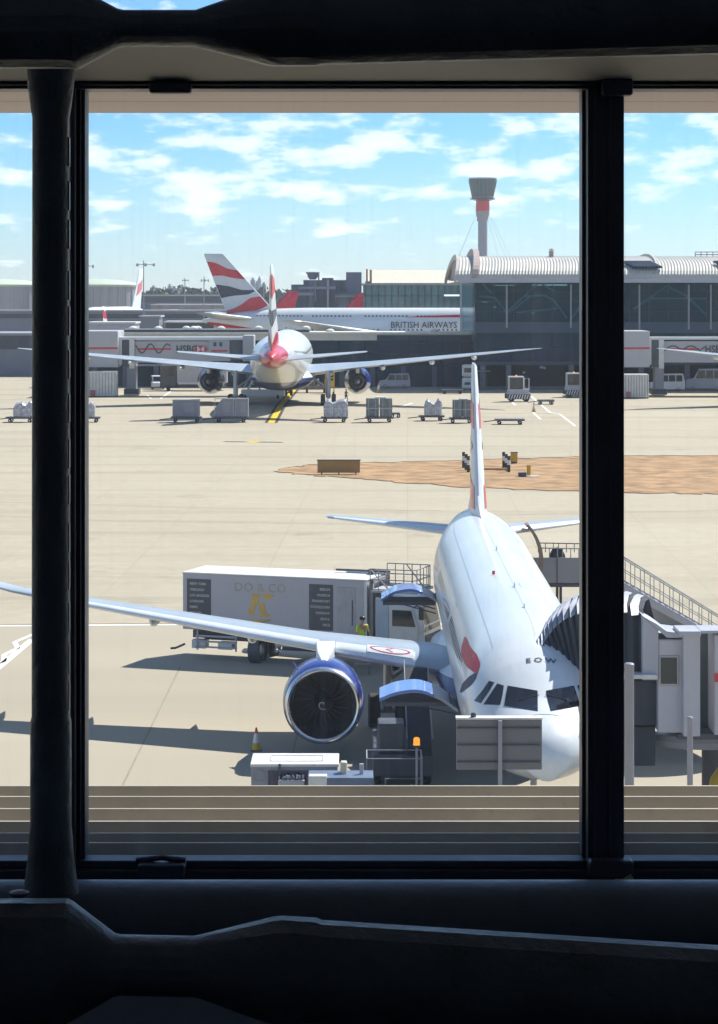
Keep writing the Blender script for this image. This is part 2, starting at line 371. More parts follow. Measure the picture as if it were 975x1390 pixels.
pr = [(Z(1212, Yp), 38*k), (Z(1178, Yp), 33*k), (Z(1160, Yp), 31*k), (Z(1140, Yp), 30*k), (Z(1122, Yp), 28*k), (Z(980, Yp), 28*k), (Z(972, Yp), 26*k), (Z(160, Yp), 25*k), (Z(150, Yp), 27*k), (Z(120, Yp), 31*k), (Z(80, Yp), 33*k), (Z(40, Yp), 33*k)]
MB().lathe(pr, n=32, axis='Z').build('pipe_body', 'tube', t, smooth=35)
for i in range(14):
    v = 190+i*57+random.uniform(-8, 8); MB().box(23.5*k, 25.9*k, -.01, .01, Z(v+40, Yp), Z(v, Yp)).build('edge_clip', 'tube', t, bevel=.002)
t = thing('window_handle', 'small dark window catch on the bottom frame near the left mullion', 'window catch', (X(220, 4.93), 4.93, Z(1190, 4.93)))
MB().box(-.05, .05, -.03, .03, .0, .032).build('catch_block', 'frame', t, bevel=.006)
MB().tube([(-.055, 0, .034), (.0, 0, .040), (.05, 0, .034)], .006).build('lever', 'frame', t, smooth=40)
t = thing('frame_bracket', 'dark corner bracket at the foot of the right mullion with a pale chip of tape', 'bracket', (X(826, 4.92), 4.92, Z(1197, 4.92)))
MB().box(-.042, .052, -.02, .02, 0.01, .048).build('bracket_block', 'frame', t, bevel=.006)
MB().prism([(-.0, -.035, .0), (.058, -.035, .0), (.045, -.035, .022), (.028, -.035, .012), (.012, -.035, .012)], (0, .012, 0)).build('tape', mat('pale_green_tape', (.5, .55, .35), .6), t)
t = thing('head_catch', 'small dark catch on the top window frame near the left mullion', 'window catch', (X(232, 4.93), 4.93, Z(122, 4.93)))
MB().box(-.045, .045, -.02, .015, -.008, .016).build('catch_block', 'frame', t, bevel=.006)
t = thing('mullion_cap', 'small dark cap at the head of the right mullion', 'bracket', (X(836, 4.93), 4.93, Z(130, 4.93)))
MB().box(-.03, .035, -.02, .02, 0, .035).build('cap_block', 'frame', t, bevel=.005)
MB().box(-.055, .03, -.02, .02, .035, .1).build('cap_plate', 'frame', t, bevel=.005)
# ---------------------------------------------------------------- airliners (local: nose at origin, +y aft, +x port)
def paint(name, rules, base=(.78, .79, .80), rough=.25):
    """gloss paint split by local height / length: rules = list of (axis, op, value, colour)"""
    m, nt, b = nodes(name); t = nt.nodes.new('ShaderNodeTexCoord'); s = nt.nodes.new('ShaderNodeSeparateXYZ'); nt.links.new(t.outputs['Object'], s.inputs[0])
    n = noise(nt, .7, 5, .6, t.outputs['Object'], mscale=(1, .35, 1)); col = ramp(nt, n.outputs['Fac'], [(.35, tuple(c*.93 for c in base)), (.65, base)]).outputs['Color']
    for ax, op, v, c in rules:
        k = nt.nodes.new('ShaderNodeMath'); k.operation = 'LESS_THAN' if op == '<' else 'GREATER_THAN'; nt.links.new(s.outputs[ax], k.inputs[0]); k.inputs[1].default_value = v
        col = mixc(nt, k.outputs[0], col, c)
    nt.links.new(col, b.inputs['Base Color']); b.inputs['Roughness'].default_value = rough; b.inputs['Coat Weight'].default_value = .4; b.inputs['Coat Roughness'].default_value = .08
    bn = nt.nodes.new('ShaderNodeBump'); bn.inputs['Strength'].default_value = .06; bn.inputs['Distance'].default_value = .05; nt.links.new(noise(nt, .8, 2, .4, t.outputs['Object']).outputs['Fac'], bn.inputs['Height']); nt.links.new(bn.outputs[0], b.inputs['Normal'])
    return m
class Fuse:
    def __init__(s, st):      # stations (a, ztop, zbot, halfwidth)
        a = [x[0] for x in st]; s.a0, s.a1 = a[0], a[-1]
        s.t, s.b, s.w = (pchip(a, [x[i] for x in st]) for i in (1, 2, 3))
    def p(s, a, th, off=0.):
        t, b, w = s.t(a), s.b(a), s.w(a); zc = (t+b)/2
        return Vector(((w+off)*math.sin(th), a, zc+((t-b)/2+off)*math.cos(th)))
    def mesh(s, n=72, nt=64):
        A = [s.a0+(s.a1-s.a0)*(i/n) for i in range(n+1)]
        A = sorted(set(A+[s.a0+d for d in (.02, .06, .12, .2, .3, .45, .7, 1., 1.3, 1.6, 1.9, 2.2, 2.5, 2.8, 3.1, 3.6)]))
        return MB().loft([[s.p(a, 2*PI*k/nt) for k in range(nt)] for a in A])
    def patch(s, name, a0, a1, lo, hi, m, parent, nu=14, nv=6, off=.012, fa=None):
        """patch between a0..a1, angle from lo(t) to hi(t)"""
        return MB().grid(lambda i, j: s.p(a0+(a1-a0)*i, lo(i)+(hi(i)-lo(i))*j, off), nu, nv).build(name, m, parent, smooth=60)
    def bar(s, mb, path, wd=.02, off=.006):
        for (a, th), (a2, th2) in zip(path, path[1:]):
            n = max(2, int(abs(th2-th)*14+abs(a2-a)*1.5)); prev = None
            for i in range(n+1):
                t = i/n; q = s.p(a+(a2-a)*t, th+(th2-th)*t, off); d = s.p(a+(a2-a)*t+.01*(a2-a), th+(th2-th)*t+.01*(th2-th), off)-q
                if d.length < 1e-7: continue
                nn = Vector((math.sin(th), 0, math.cos(th))).cross(d.normalized())*wd/2
                cur = (q+nn, q-nn)
                if prev: mb.add([prev[0], prev[1], cur[1], cur[0]], [(0, 1, 2, 3)])
                prev = cur
AF = [(0, 0), (.008, .16), (.03, .30), (.07, .42), (.12, .49), (.2, .54), (.32, .55), (.45, .50), (.6, .40), (.75, .27), (.88, .14), (1, .01)]
def airfoil(le, chord, th, up=Vector((0, 0, 1)), lo=0., hi=1.):
    """closed ring; y aft"""
    cs = [c for c in AF if lo < c[0] < hi]
    f = lambda c: float(np.interp(c, [q[0] for q in AF], [q[1] for q in AF]))
    cs = [(lo, f(lo))]+cs+[(hi, f(hi))]
    top = [le+Vector((0, c*chord, 0))+up*(t*th*chord) for c, t in cs]; bot = [le+Vector((0, c*chord, 0))-up*(t*th*chord*.75) for c, t in cs]
    return top+bot[::-1][:(-1 if lo == 0 else None)]
def wing(parent, secs, side, name, mats, slat=None, slatm='alum', split=.13, ctl=True, group=None):
    """secs: (x, yLE, z, chord, thick, cant deg)"""
    def rings(lo, hi, ss, grow=0.):
        R = []
        for (x, y, z, c, t, cant) in ss:
            ca = math.radians(cant); up = Vector((-math.sin(ca)*side, 0, math.cos(ca)))
            R.append(airfoil(Vector((x*side, y, z)), c, t*(1+grow), up, lo, hi))
        return R
    o = MB().loft(rings(0., 1., secs)).build(name, mats, parent, smooth=32)
    if slat:
        for (i0, i1) in slat:
            ss = [tuple(np.interp(q, range(len(secs)), [s[k] for s in secs]) for k in range(6)) for q in np.linspace(i0, i1, 5)]
            MB().loft(rings(0., split, ss, .06)).build('leading_edge_slat', slatm, o, smooth=32)
    if ctl:
        mb = MB()      # thin dark gaps of spoilers, flaps and ailerons on the upper skin
        def pt(q, c, dz=.012):
            s = [np.interp(q, range(len(secs)), [s_[k] for s_ in secs]) for k in range(6)]
            th = np.interp(c, [a[0] for a in AF], [a[1] for a in AF]); ca = math.radians(s[5])
            return Vector((s[0]*side, s[1]+c*s[3], s[2]))+Vector((-math.sin(ca)*side, 0, math.cos(ca)))*(th*s[4]*s[3]+dz)
        nq = max(i for i in range(len(secs)) if secs[i][5] < 12)
        for c, q0, q1 in ((.70, .25, nq*.95), (.56, .5, nq*.7)):
            for i in range(10):
                a, b2 = pt(q0+(q1-q0)*i/10, c), pt(q0+(q1-q0)*(i+1)/10, c); d = Vector((0, .035, 0)); mb.add([a, b2, b2+d, a+d], [(0, 1, 2, 3)])
        for q in np.linspace(.5, nq*.9, 7):
            a, b2 = pt(q, .57), pt(q, .96); d = Vector((.03, 0, 0)); mb.add([a, b2, b2+d, a+d], [(0, 1, 2, 3)])
        mb.build('panel_gap', 'grey', o)
    return o
def fin(parent, name, root, tip, mats, n=10, th=.1, parts=None):
    """root/tip: (yLE, yTE, z) -> surface function for stripes"""
    def sec(h):
        y0 = root[0]+(tip[0]-root[0])*h; y1 = root[1]+(tip[1]-root[1])*h; z = root[2]+(tip[2]-root[2])*h
        return y0, y1-y0, z
    rings = []
    for i in range(n+1):
        h = i/n; y0, c, z = sec(h); rings.append([Vector((p.z, p.y, z)) for p in airfoil(Vector((0, y0, 0)), c, th)])
    y0, c, z = sec(1); rings.append([Vector((p.z*.4, p.y+.1*c*.3, z+.12)) for p in airfoil(Vector((0, y0, 0)), c*.93, th)])
    o = MB().loft(rings).build(name, mats, parent, smooth=40)
    def S(c, h, side, off=.02):
        y0, ch, z = sec(h); t = float(np.interp(c, [a[0] for a in AF], [a[1] for a in AF]))
        return Vector((side*(t*(1 if side > 0 else .75)*th*ch+off), y0+c*ch, z))
    return o, S
def stripes(o, S, bands, off=.02):
    """bands: (material, upper curve fn(c), lower curve fn(c), c0, c1) c: 0 = leading edge"""
    for m, up, lo, c0, c1 in bands:
        for side in (1, -1):
            MB().grid(lambda i, j: S(c0+(c1-c0)*i, max(0.0, min(1, lo(c0+(c1-c0)*i)+(up(c0+(c1-c0)*i)-lo(c0+(c1-c0)*i))*j)), side, off), 18, 5).build('tail_stripe', m, o, smooth=60)
def curve(*pts):
    return pchip([p[0] for p in pts], [p[1] for p in pts])
def wheel(parent, x, y, r, w, name='wheel'):
    t = MB().lathe([(-w/2, r*.55), (-w/2, r*.88), (-w*.36, r), (w*.36, r), (w/2, r*.88), (w/2, r*.55)], (x, y, r), 'X', 24).build(name, 'rubber', parent, smooth=35)
    MB().lathe([(-w*.42, 0), (-w*.42, r*.2), (-w*.3, r*.5), (-w*.5, r*.56), (w*.5, r*.56), (w*.3, r*.5), (w*.42, r*.2), (w*.42, 0)], (x, y, r), 'X', 18).build('hub', 'dullmetal', t, smooth=35)
    return t
def engine(parent, x, y, z, R, Lc, cowl='blue', core=True, lip='metal', fanblades=22, rear=False):
    e = MB().lathe([(.10*R, R*.985), (.25*Lc*.3, R*1.05), (.3*Lc, R*1.09), (.55*Lc, R*1.05), (.8*Lc, R*.9), (Lc, R*.74), (Lc-.02, R*.70), (.75*Lc, R*.74), (.25*Lc, R*.80)], (x, y, z), 'Y', 56).build('engine', [cowl], parent, smooth=35)
    MB().lathe([(.26*Lc, R*.80), (.16*Lc, R*.80), (.08*Lc, R*.82), (.03*Lc, R*.86), (.0, R*.90), (-.015*R, R*.935), (.02*R, R*.975), (.10*R, R*1.0), (.18*R, R*1.012)], (x, y, z), 'Y', 56).build('inlet_lip', lip, e, smooth=50)
    MB().lathe([(.30*Lc, R*.81), (.30*Lc, 0)], (x, y, z), 'Y', 32).build('fan_backing', 'black', e)
    bl = MB()
    for k in range(fanblades):
        a = 2*PI*k/fanblades; da = 2*PI/fanblades
        def q(rr, aa, yy): return Vector((x+rr*math.cos(aa), y+yy, z+rr*math.sin(aa)))
        vs_ = []
        for i in range(6):
            rr = R*(.26+.53*i/5); tw = .25+.45*i/5
            vs_ += [q(rr, a+.02*i, .17*Lc), q(rr, a+.02*i+da*tw*1.25, .17*Lc+R*.16*(1.2-tw))]
        bl.add(vs_, [(2*i, 2*i+1, 2*i+3, 2*i+2) for i in range(5)])
    bl.build('fan', 'fanblade', e, smooth=40, fix=False)
    MB().lathe([(.03*Lc, .0), (.045*Lc, R*.05), (.08*Lc, R*.12), (.13*Lc, R*.20), (.19*Lc, R*.265), (.23*Lc, R*.27)], (x, y, z), 'Y', 28).build('spinner', 'black', e, smooth=40)
    sp = MB(); pr = []
    for i in range(16):
        t = i/15; a = t*PI*1.5+.6; rr = R*(.03+.12*t); yy = float(np.interp(rr, [0, R*.05, R*.12, R*.2], [.03*Lc, .045*Lc, .08*Lc, .13*Lc]))-.015
        pr.append(((x+(rr-.018*R)*math.cos(a), y+yy, z+(rr-.018*R)*math.sin(a)), (x+(rr+.018*R)*math.cos(a), y+yy+.01, z+(rr+.018*R)*math.sin(a))))
    for a_, b_ in zip(pr, pr[1:]): sp.add([a_[0], a_[1], b_[1], b_[0]], [(0, 1, 2, 3)])
    sp.build('spinner_mark', 'lgrey', e)
    MB().lathe([(.7*Lc, R*.55), (1.0*Lc, R*.52), (1.22*Lc, R*.40), (1.2*Lc, R*.37), (1.0*Lc, R*.36), (.98*Lc, R*.0)], (x, y, z), 'Y', 40).build('core_nozzle', 'dgrey' if rear else 'dullmetal', e, smooth=35)
    MB().lathe([(1.0*Lc, R*.26), (1.25*Lc, R*.16), (1.42*Lc, R*.0)], (x, y, z), 'Y', 24).build('exhaust_cone', 'lgrey' if rear else 'dullmetal', e, smooth=35)
    MB().lathe([(.80*Lc, R*.74), (.80*Lc, R*.4)], (x, y, z), 'Y', 32).build('bypass_wall', 'black', e)
    return e
M['fanblade'] = mat('titanium_fan_blade', (.010, .010, .012), .5, .0, var=.1)
def BW(mb, name, m, parent, **k):
    l = parent.location; mb.v = [(x-l.x, y-l.y, z-l.z) for x, y, z in mb.v]; return mb.build(name, m, parent, **k)
def ubox(mb, u0, u1, v0, v1, D, dep, mi=0):       # box whose front face is measured in the photograph at distance D
    return mb.box(X(u0, D), X(u1, D), D, D+dep, Z(v1, D), Z(v0, D), mi)
# ================================================= near narrow-body airliner
A = thing('narrow_body_airliner', 'white narrow-body airliner parked nose towards the window, cargo doors open, blue engine cowl', 'airliner', (4.65, 57.1, 0), -.006)
m, nt_, b = nodes('airliner_skin'); t_ = nt_.nodes.new('ShaderNodeTexCoord'); s_ = nt_.nodes.new('ShaderNodeSeparateXYZ'); nt_.links.new(t_.outputs['Object'], s_.inputs[0])
n_ = noise(nt_, .8, 5, .6, t_.outputs['Object'], mscale=(1, .3, 1))
mr = nt_.nodes.new('ShaderNodeMapRange'); mr.inputs[1].default_value = 3.5; mr.inputs[2].default_value = 9; mr.inputs[3].default_value = 1.5; mr.inputs[4].default_value = 2.72; nt_.links.new(s_.outputs['Y'], mr.inputs[0])
lt = nt_.nodes.new('ShaderNodeMath'); lt.operation = 'LESS_THAN'; nt_.links.new(s_.outputs['Z'], lt.inputs[0]); nt_.links.new(mr.outputs[0], lt.inputs[1])
nt_.links.new(mixc(nt_, lt.outputs[0], ramp(nt_, n_.outputs['Fac'], [(.35, (.63, .655, .66)), (.65, (.70, .72, .725))]).outputs['Color'], (.02, .03, .13)), b.inputs['Base Color'])
sn_ = noise(nt_, 1, 6, .7, t_.outputs['Object'], mscale=(5, .22, 5)); sc_ = b.inputs['Base Color'].links[0].from_socket
nt_.links.new(mixc(nt_, ramp(nt_, sn_.outputs['Fac'], [(.52, (0, 0, 0)), (.75, (.38,)*3)]).outputs['Color'], sc_, (.50, .51, .49)), b.inputs['Base Color'])
b.inputs['Roughness'].default_value = .3; b.inputs['Coat Weight'].default_value = .35; b.inputs['Coat Roughness'].default_value = .1
M['skinA'] = m
FA = Fuse([(0, 3.16, 3.14, .02), (.03, 3.36, 2.94, .22), (.12, 3.56, 2.74, .44), (.3, 3.80, 2.78, .68), (.7, 4.07, 2.66, 1.0), (1.2, 4.29, 2.56, 1.27), (1.75, 4.47, 2.46, 1.48), (2.25, 4.78, 2.38, 1.62), (2.75, 5.10, 2.30, 1.73), (3.3, 5.38, 2.22, 1.83), (4.2, 5.66, 2.09, 1.92), (5.4, 5.82, 1.95, 1.965), (6.8, 5.87, 1.82, 1.975), (8.5, 5.87, 1.73, 1.975), (31.5, 5.87, 1.73, 1.975), (34, 5.87, 2.05, 1.93), (37, 5.86, 2.85, 1.66), (40, 5.76, 3.75, 1.22), (42.5, 5.56, 4.45, .74), (44.1, 5.32, 4.85, .34), (44.5, 5.2, 4.95, .16)])
fm = FA.mesh(); fus = fm.build('fuselage', 'skinA', A, smooth=50)
bvh = BVHTree.FromPolygons([Vector(v) for v in fm.v], fm.f)
Rz = Matrix.Rotation(.006, 4, 'Z'); O_ = Rz @ (Vector((0, 0, H))-Vector((4.65, 57.1, 0)))
def hit(u, v):
    d = (Rz @ Vector(((u-U0)/F, 1, -(v-V0)/F))).normalized(); p, n, i, ds = bvh.ray_cast(O_, d)
    return (p, n) if p else (None, None)
def decal(name, left, right, m, off=.012, mirror=True, z6=(590, 860, 4.643), nu=10, nv=8, par=None):
    L_ = [(z6[0]+a/z6[2], z6[1]+b_/z6[2]) for a, b_ in left]; R_ = [(z6[0]+a/z6[2], z6[1]+b_/z6[2]) for a, b_ in right]
    def along(P_, t): 
        q = t*(len(P_)-1); i = min(int(q), len(P_)-2); f = q-i; return P_[i][0]*(1-f)+P_[i+1][0]*f, P_[i][1]*(1-f)+P_[i+1][1]*f
    last = [Vector((-1, 2, 4))]
    def fn(i, j):
        a, c = along(L_, i), along(R_, i); p, n = hit(a[0]*(1-j)+c[0]*j, a[1]*(1-j)+c[1]*j)
        if p is None: return last[0]
        if n.y > 0 and n.z < 0: n = -n
        last[0] = p+n*off; return last[0]
    mb = MB().grid(fn, nu, nv); mb.build(name, m, par or fus, smooth=60)
    if mirror:
        mb.v = [(-x, y, z) for x, y, z in mb.v]; mb.build(name, m, par or fus, smooth=60)
rim_ = 'lgrey'
decal('cockpit_window', [(345, 300), (300, 365), (250, 425)], [(378, 310), (338, 375), (293, 440)], 'glass')
decal('cockpit_window', [(397, 316), (352, 385), (310, 448)], [(438, 330), (430, 390), (415, 452)], 'glass')
decal('cockpit_window', [(462, 330), (450, 395), (440, 458)], [(650, 362), (651, 425), (652, 490)], 'glass')
decal('tail_ribbon', [(190, 20), (172, 80), (170, 130), (196, 205), (255, 250)], [(200, 24), (226, 86), (268, 132), (292, 195), (270, 258)], 'ribbon')
decal('tail_ribbon', [(255, 250), (215, 275), (175, 320), (160, 368)], [(270, 258), (262, 285), (236, 322), (172, 374)], 'ribbonb')
wp = MB()
for sx in (1, -1):
    a, c = Vector((.08*sx, 1.85, 4.55)), Vector((.62*sx, 1.72, 4.42))
    q, n, _, _ = bvh.ray_cast(a+Vector((0, -3, 0)), Vector((0, 1, 0))); q2, n2, _, _ = bvh.ray_cast(c+Vector((0, -3, 0)), Vector((0, 1, 0)))
    if q and q2: wp.tube([q+n*.03, q2+n2*.03], .012, 5)
wp.build('wiper', 'rubber', fus)
th_ = math.atan(.52); yy = 2.98
rt = text('registration_letters', 'E O W', .27, 'dgrey', fus, (0, 0, 0), (0, 0, 0), ext=0, bold=.006)
for v_ in rt.data.vertices:
    x_, y_ = v_.co.x-.34, v_.co.y*.9; a_ = yy+y_; v_.co = FA.p(a_, math.asin(x_/FA.w(a_)), .012)
for a in (4.35, 8.3, 12.2, 16, 20.6, 25.2, 29.6, 34.1, 37.3): seam = MB(); FA.bar(seam, [(a, -1.6), (a, 1.6)], .018); seam.build('panel_seam', 'lgrey', fus)
for th in (0.0, .62, -.62): seam = MB(); FA.bar(seam, [(4.4, th), (36.4, th)], .014); seam.build('panel_seam', 'lgrey', fus)
for a0, a1, t0, t1 in ((5.0, 5.9, -1.85, -.95), (5.0, 5.9, .95, 1.85), (16.0, 16.8, -1.7, -1.0), (27.1, 27.9, -1.7, -1.0), (37.6, 38.3, -1.6, -.95), (24.2, 25.2, .28, .55), (13.4, 14.4, .1, .42)):
    seam = MB(); FA.bar(seam, [(a0, t0), (a1, t0), (a1, t1), (a0, t1), (a0, t0)], .035); seam.build('hatch_outline', 'lgrey', fus)

for a, h in ((8.6, .12), (13.2, .15), (23.4, .15)): MB().prism([(-.012, a, 5.86), (-.012, a+.34, 5.86), (-.012, a+.3, 5.86+h), (-.012, a+.16, 5.86+h)], (.024, 0, 0)).build('blade_antenna', 'lgrey', fus)
tg = MB().tube([(-.45, 17, 5.82), (-.45, 17, 5.93)], .05, 8); tg.build('beacon', 'red', fus)
for side in (-1, 1):
    for i in range(48):
        a = 7.1+i*.62+(.9 if i > 14 else 0)+(.9 if i > 33 else 0)
        if a > 36.6: continue
        FA.patch('cabin_window', a, a+.23, lambda i_: side*1.32, lambda i_: side*1.165, 'glass', fus, 2, 2, .008)
# panels under the cockpit: radome ring
rs = MB(); FA.bar(rs, [(1.05, -3.0), (1.05, 3.0)], .02); rs.build('radome_seam', 'lgrey', fus)
FB = Fuse([(13.2, 2.5, 1.72, .9), (15.0, 2.95, 1.55, 2.0), (17.4, 3.35, 1.42, 2.42), (20, 3.45, 1.4, 2.5), (24, 3.35, 1.4, 2.42), (27, 2.9, 1.55, 1.9), (29.4, 2.4, 1.75, .8)])
FB.mesh(40, 40).build('belly_fairing', 'skinA', A, smooth=60)
WS = [(1.2, 16.4, 2.72, 6.5, .13, 4), (2.1, 16.9, 2.76, 5.8, .12, 4), (6.4, 19.3, 3.14, 3.7, .11, 5), (16.3, 24.4, 4.16, 1.68, .11, 5), (17.1, 24.82, 4.25, 1.58, .10, 10), (17.8, 25.2, 4.38, 1.45, .09, 24), (18.35, 25.6, 4.72, 1.26, .09, 48), (18.75, 26.2, 5.4, 1.0, .09, 72), (19.0, 27.2, 6.8, .5, .09, 80)]
M['wingtop'] = mat('grey_wing_skin', (.33, .38, .43), .35, var=.08, scale=.7, mscale=(1, .3, 1))
for side in (-1, 1):
    wo = wing(A, WS, side, 'wing', 'wingtop', slat=[(1.2, 1.80), (1.93, 2.97)], slatm='alum')
    for xx, le, zz in ((8.4, 22.0, 3.08), (11.9, 23.6, 3.42), (14.9, 24.9, 3.78)):
        MB().lathe([(-1.1, .01), (-.9, .09), (-.4, .17), (.3, .2), (1.1, .16), (1.8, .08), (2.3, .01)], (xx*side, le, zz), 'Y', 12).build('flap_track_fairing', 'alum', wo, smooth=50)
    e = engine(A, 5.88*side, 15.57, 1.86, 1.19, 3.7)
    MB().loft([[Vector((5.86*side+s1*w_, y_, z_)) for s1, z_ in ((-1, z0), (1, z0), (1, z1), (-1, z1))] for y_, w_, z0, z1 in ((16.5, .10, 2.9, 3.14), (17.2, .24, 2.85, 3.32), (18.6, .30, 2.7, 3.38), (19.6, .30, 2.6, 3.3), (22, .16, 2.5, 3.1))]).build('pylon', 'alum', A, smooth=40, bevel=.03)
    st = MB().prism([(5.75*side-.9, 16.2, 2.75), (5.75*side-.9, 17.0, 2.7), (5.75*side-1.12, 17.0, 3.02)], (.03, 0, .01)); st.build('strake', 'blue', e)
    # the white no-step oval near the wing root
# no-step oval
def wpt(x, c, dz=.02):
    xs = [s[0] for s in WS]; y0 = np.interp(x, xs, [s[1] for s in WS]); z0 = np.interp(x, xs, [s[2] for s in WS]); ch = np.interp(x, xs, [s[3] for s in WS]); th = np.interp(x, xs, [s[4] for s in WS])
    return Vector((-x, y0+c*ch, z0+np.interp(c, [a[0] for a in AF], [a[1] for a in AF])*th*ch*1.06+dz))
mb = MB(); mb.grid(lambda i, j: wpt(3.0+1.5*i, .025+.13*j, .022), 8, 5); mk = mb.build('step_marking', 'white', A, smooth=60)
mb = MB(); prev = None
for i in range(33):
    a = 2*PI*i/32; p, q = wpt(3.75+.66*math.cos(a), .09+.052*math.sin(a), .03), wpt(3.75+.60*math.cos(a), .09+.044*math.sin(a), .03)
    if prev: mb.add([prev[0], prev[1], q, p], [(0, 1, 2, 3)])
    prev = (p, q)
for s1 in (1, -1): mb.add([wpt(3.9, .09, .03), wpt(3.84, .09, .03), wpt(3.64, .09+.028*s1, .03), wpt(3.70, .09+.03*s1, .03)], [(0, 1, 2, 3)])
mb.build('red_outline', 'red', mk)
fo, S = fin(A, 'tail_fin', (36.4, 43.1, 5.7), (41.3, 43.6, 11.7), 'white', th=.10)
stripes(fo, S, [('red', curve((0, .74), (.5, .80), (1, .88)), curve((0, .57), (.5, .64), (1, .66)), .03, .97),
                ('navy', curve((0, .47), (.5, .50), (1, .55)), curve((0, .46), (.5, .40), (1, .34)), .1, .97),
                ('red', curve((0, .20), (.5, .26), (1, .20)), curve((0, .06), (.5, .05), (1, .02)), .05, .97)])
MB().loft([[Vector((s1*w_, y_, z_)) for s1, z_ in ((-1, 5.6), (1, 5.6), (.15, h_), (-.15, h_))] for y_, w_, h_ in ((34.6, .03, 5.87), (35.8, .14, 6.0), (36.8, .3, 6.35), (38, .36, 7.2), (41, .3, 7.2))]).build('dorsal_fillet', 'white', fo, smooth=60)
for side in (-1, 1):
    wing(A, [(.5, 37.9, 4.92, 4.1, .1, 5), (1.3, 38.4, 4.96, 3.6, .1, 5), (6.2, 41.4, 5.28, 1.4, .09, 5), (6.3, 41.7, 5.29, 1.0, .06, 5)], side, 'tailplane', 'wingtop', slat=[(1, 2.9)], ctl=False)
g = MB().tube([(0, 5.1, .5), (0, 5.0, 2.4)], .09, 10); g.tube([(-.3, 5.07, .38), (.3, 5.07, .38)], .06, 8); ng = g.build('nose_gear', 'dullmetal', A, smooth=40)
for sx in (-.25, .25): wheel(ng, sx, 5.07, .38, .22)
for side in (-1, 1):
    g = MB().tube([(3.8*side, 22, .6), (3.8*side, 21.9, 2.9)], .15, 12); g.tube([(3.8*side, 22, 1.6), (2.5*side, 21.6, 2.6)], .08, 8); g.tube([(3.4*side, 22, .58), (4.2*side, 22, .58)], .1, 8)
    mg = g.build('main_gear', 'dullmetal', A, smooth=40)
    for sx in (-.46, .46): wheel(mg, 3.8*side+sx, 22, .58, .42)
# open cargo doors on the image-left side: panel swung up and out, dark hold behind
M['skysheen_door'] = mat('belly_blue_with_sky_sheen', (.10, .19, .52), .18, var=.1, coat=.6)  # dark blue belly paint with the sky's reflection mixed into its colour
def cargo_door(y0, y1, arc, split_):
    def pnl(pts, mname, name, th=.10):
        mb = MB(); up = [Vector((x, 0, z)) for x, z in pts]
        ring = lambda y: [p+Vector((0, y, 0)) for p in up]+[p+Vector((0, y, -th)) for p in up[::-1]]
        mb.loft([ring(y0), ring(y0+.03), ring(y1-.03), ring(y1)]); return mb.build(name, mname, A, smooth=30, bevel=.01)
    d = pnl(arc[:split_+1], 'skysheen_door', 'cargo_door')
    pnl(arc[split_:], 'lgrey', 'cargo_door_root')
    s = MB()
    for t in (.33, .7):
        x = arc[0][0]+(arc[split_][0]-arc[0][0])*t; s.box(x-.012, x+.012, y0, y1, 3.2, 3.21)
    h = MB()
    h.tube([(arc[1][0], y1-.25, arc[1][1]-.15), (-1.95, y1-.25, 2.85)], .025, 6); h.tube([(arc[1][0], y0+.25, arc[1][1]-.15), (-1.95, y0+.25, 2.85)], .025, 6); h.build('door_strut', 'dgrey', A)
    cf = MB()
    for t in np.linspace(0, 1, 5): cf.box(arc[0][0]+.06, arc[-2][0], y0+.1+(y1-y0-.24)*t, y0+.14+(y1-y0-.24)*t, arc[0][1]-.24, arc[0][1]-.13)
    cf.build('door_frame_rib', 'dgrey', A)
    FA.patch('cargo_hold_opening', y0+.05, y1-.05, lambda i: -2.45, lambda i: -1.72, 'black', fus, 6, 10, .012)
def smootharc(pts, n=14):
    f = curve(*[(p[0], p[1]) for p in pts]); xs = np.linspace(pts[0][0], pts[-1][0], n); return [(float(x), f(x)) for x in xs]
cargo_door(8.5, 10.3, smootharc([(-4.12, 3.33), (-3.6, 3.52), (-3.1, 3.58), (-2.5, 3.42), (-1.9, 3.02)]), 9)
cargo_door(29.2, 31.0, smootharc([(-4.0, 3.42), (-3.4, 3.74), (-2.9, 3.80), (-2.3, 3.62), (-1.8, 3.3)]), 9)
# open rear cabin door on the image-right side (dark lining towards us)
mb = MB()
arcp = [(math.sin(th)*2.0, math.cos(th)) for th in np.linspace(.75, 1.9, 9)]
mb.loft([[Vector((x*.97+.75, y, 3.8+z*2.1)) for (x, z) in arcp]+[Vector((x*.97+.63, y, 3.8+z*2.02)) for (x, z) in arcp[::-1]] for y in (38.0, 38.95)])
dr = mb.build('open_cabin_door', mat('brown_grey_door_lining', (.22, .17, .14), .7), A, smooth=40, bevel=.01)
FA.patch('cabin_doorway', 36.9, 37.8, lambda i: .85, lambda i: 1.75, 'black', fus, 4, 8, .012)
MB().box(1.9, 2.45, 37.9, 37.98, 3.3, 3.7).build('door_strap', 'red', dr)
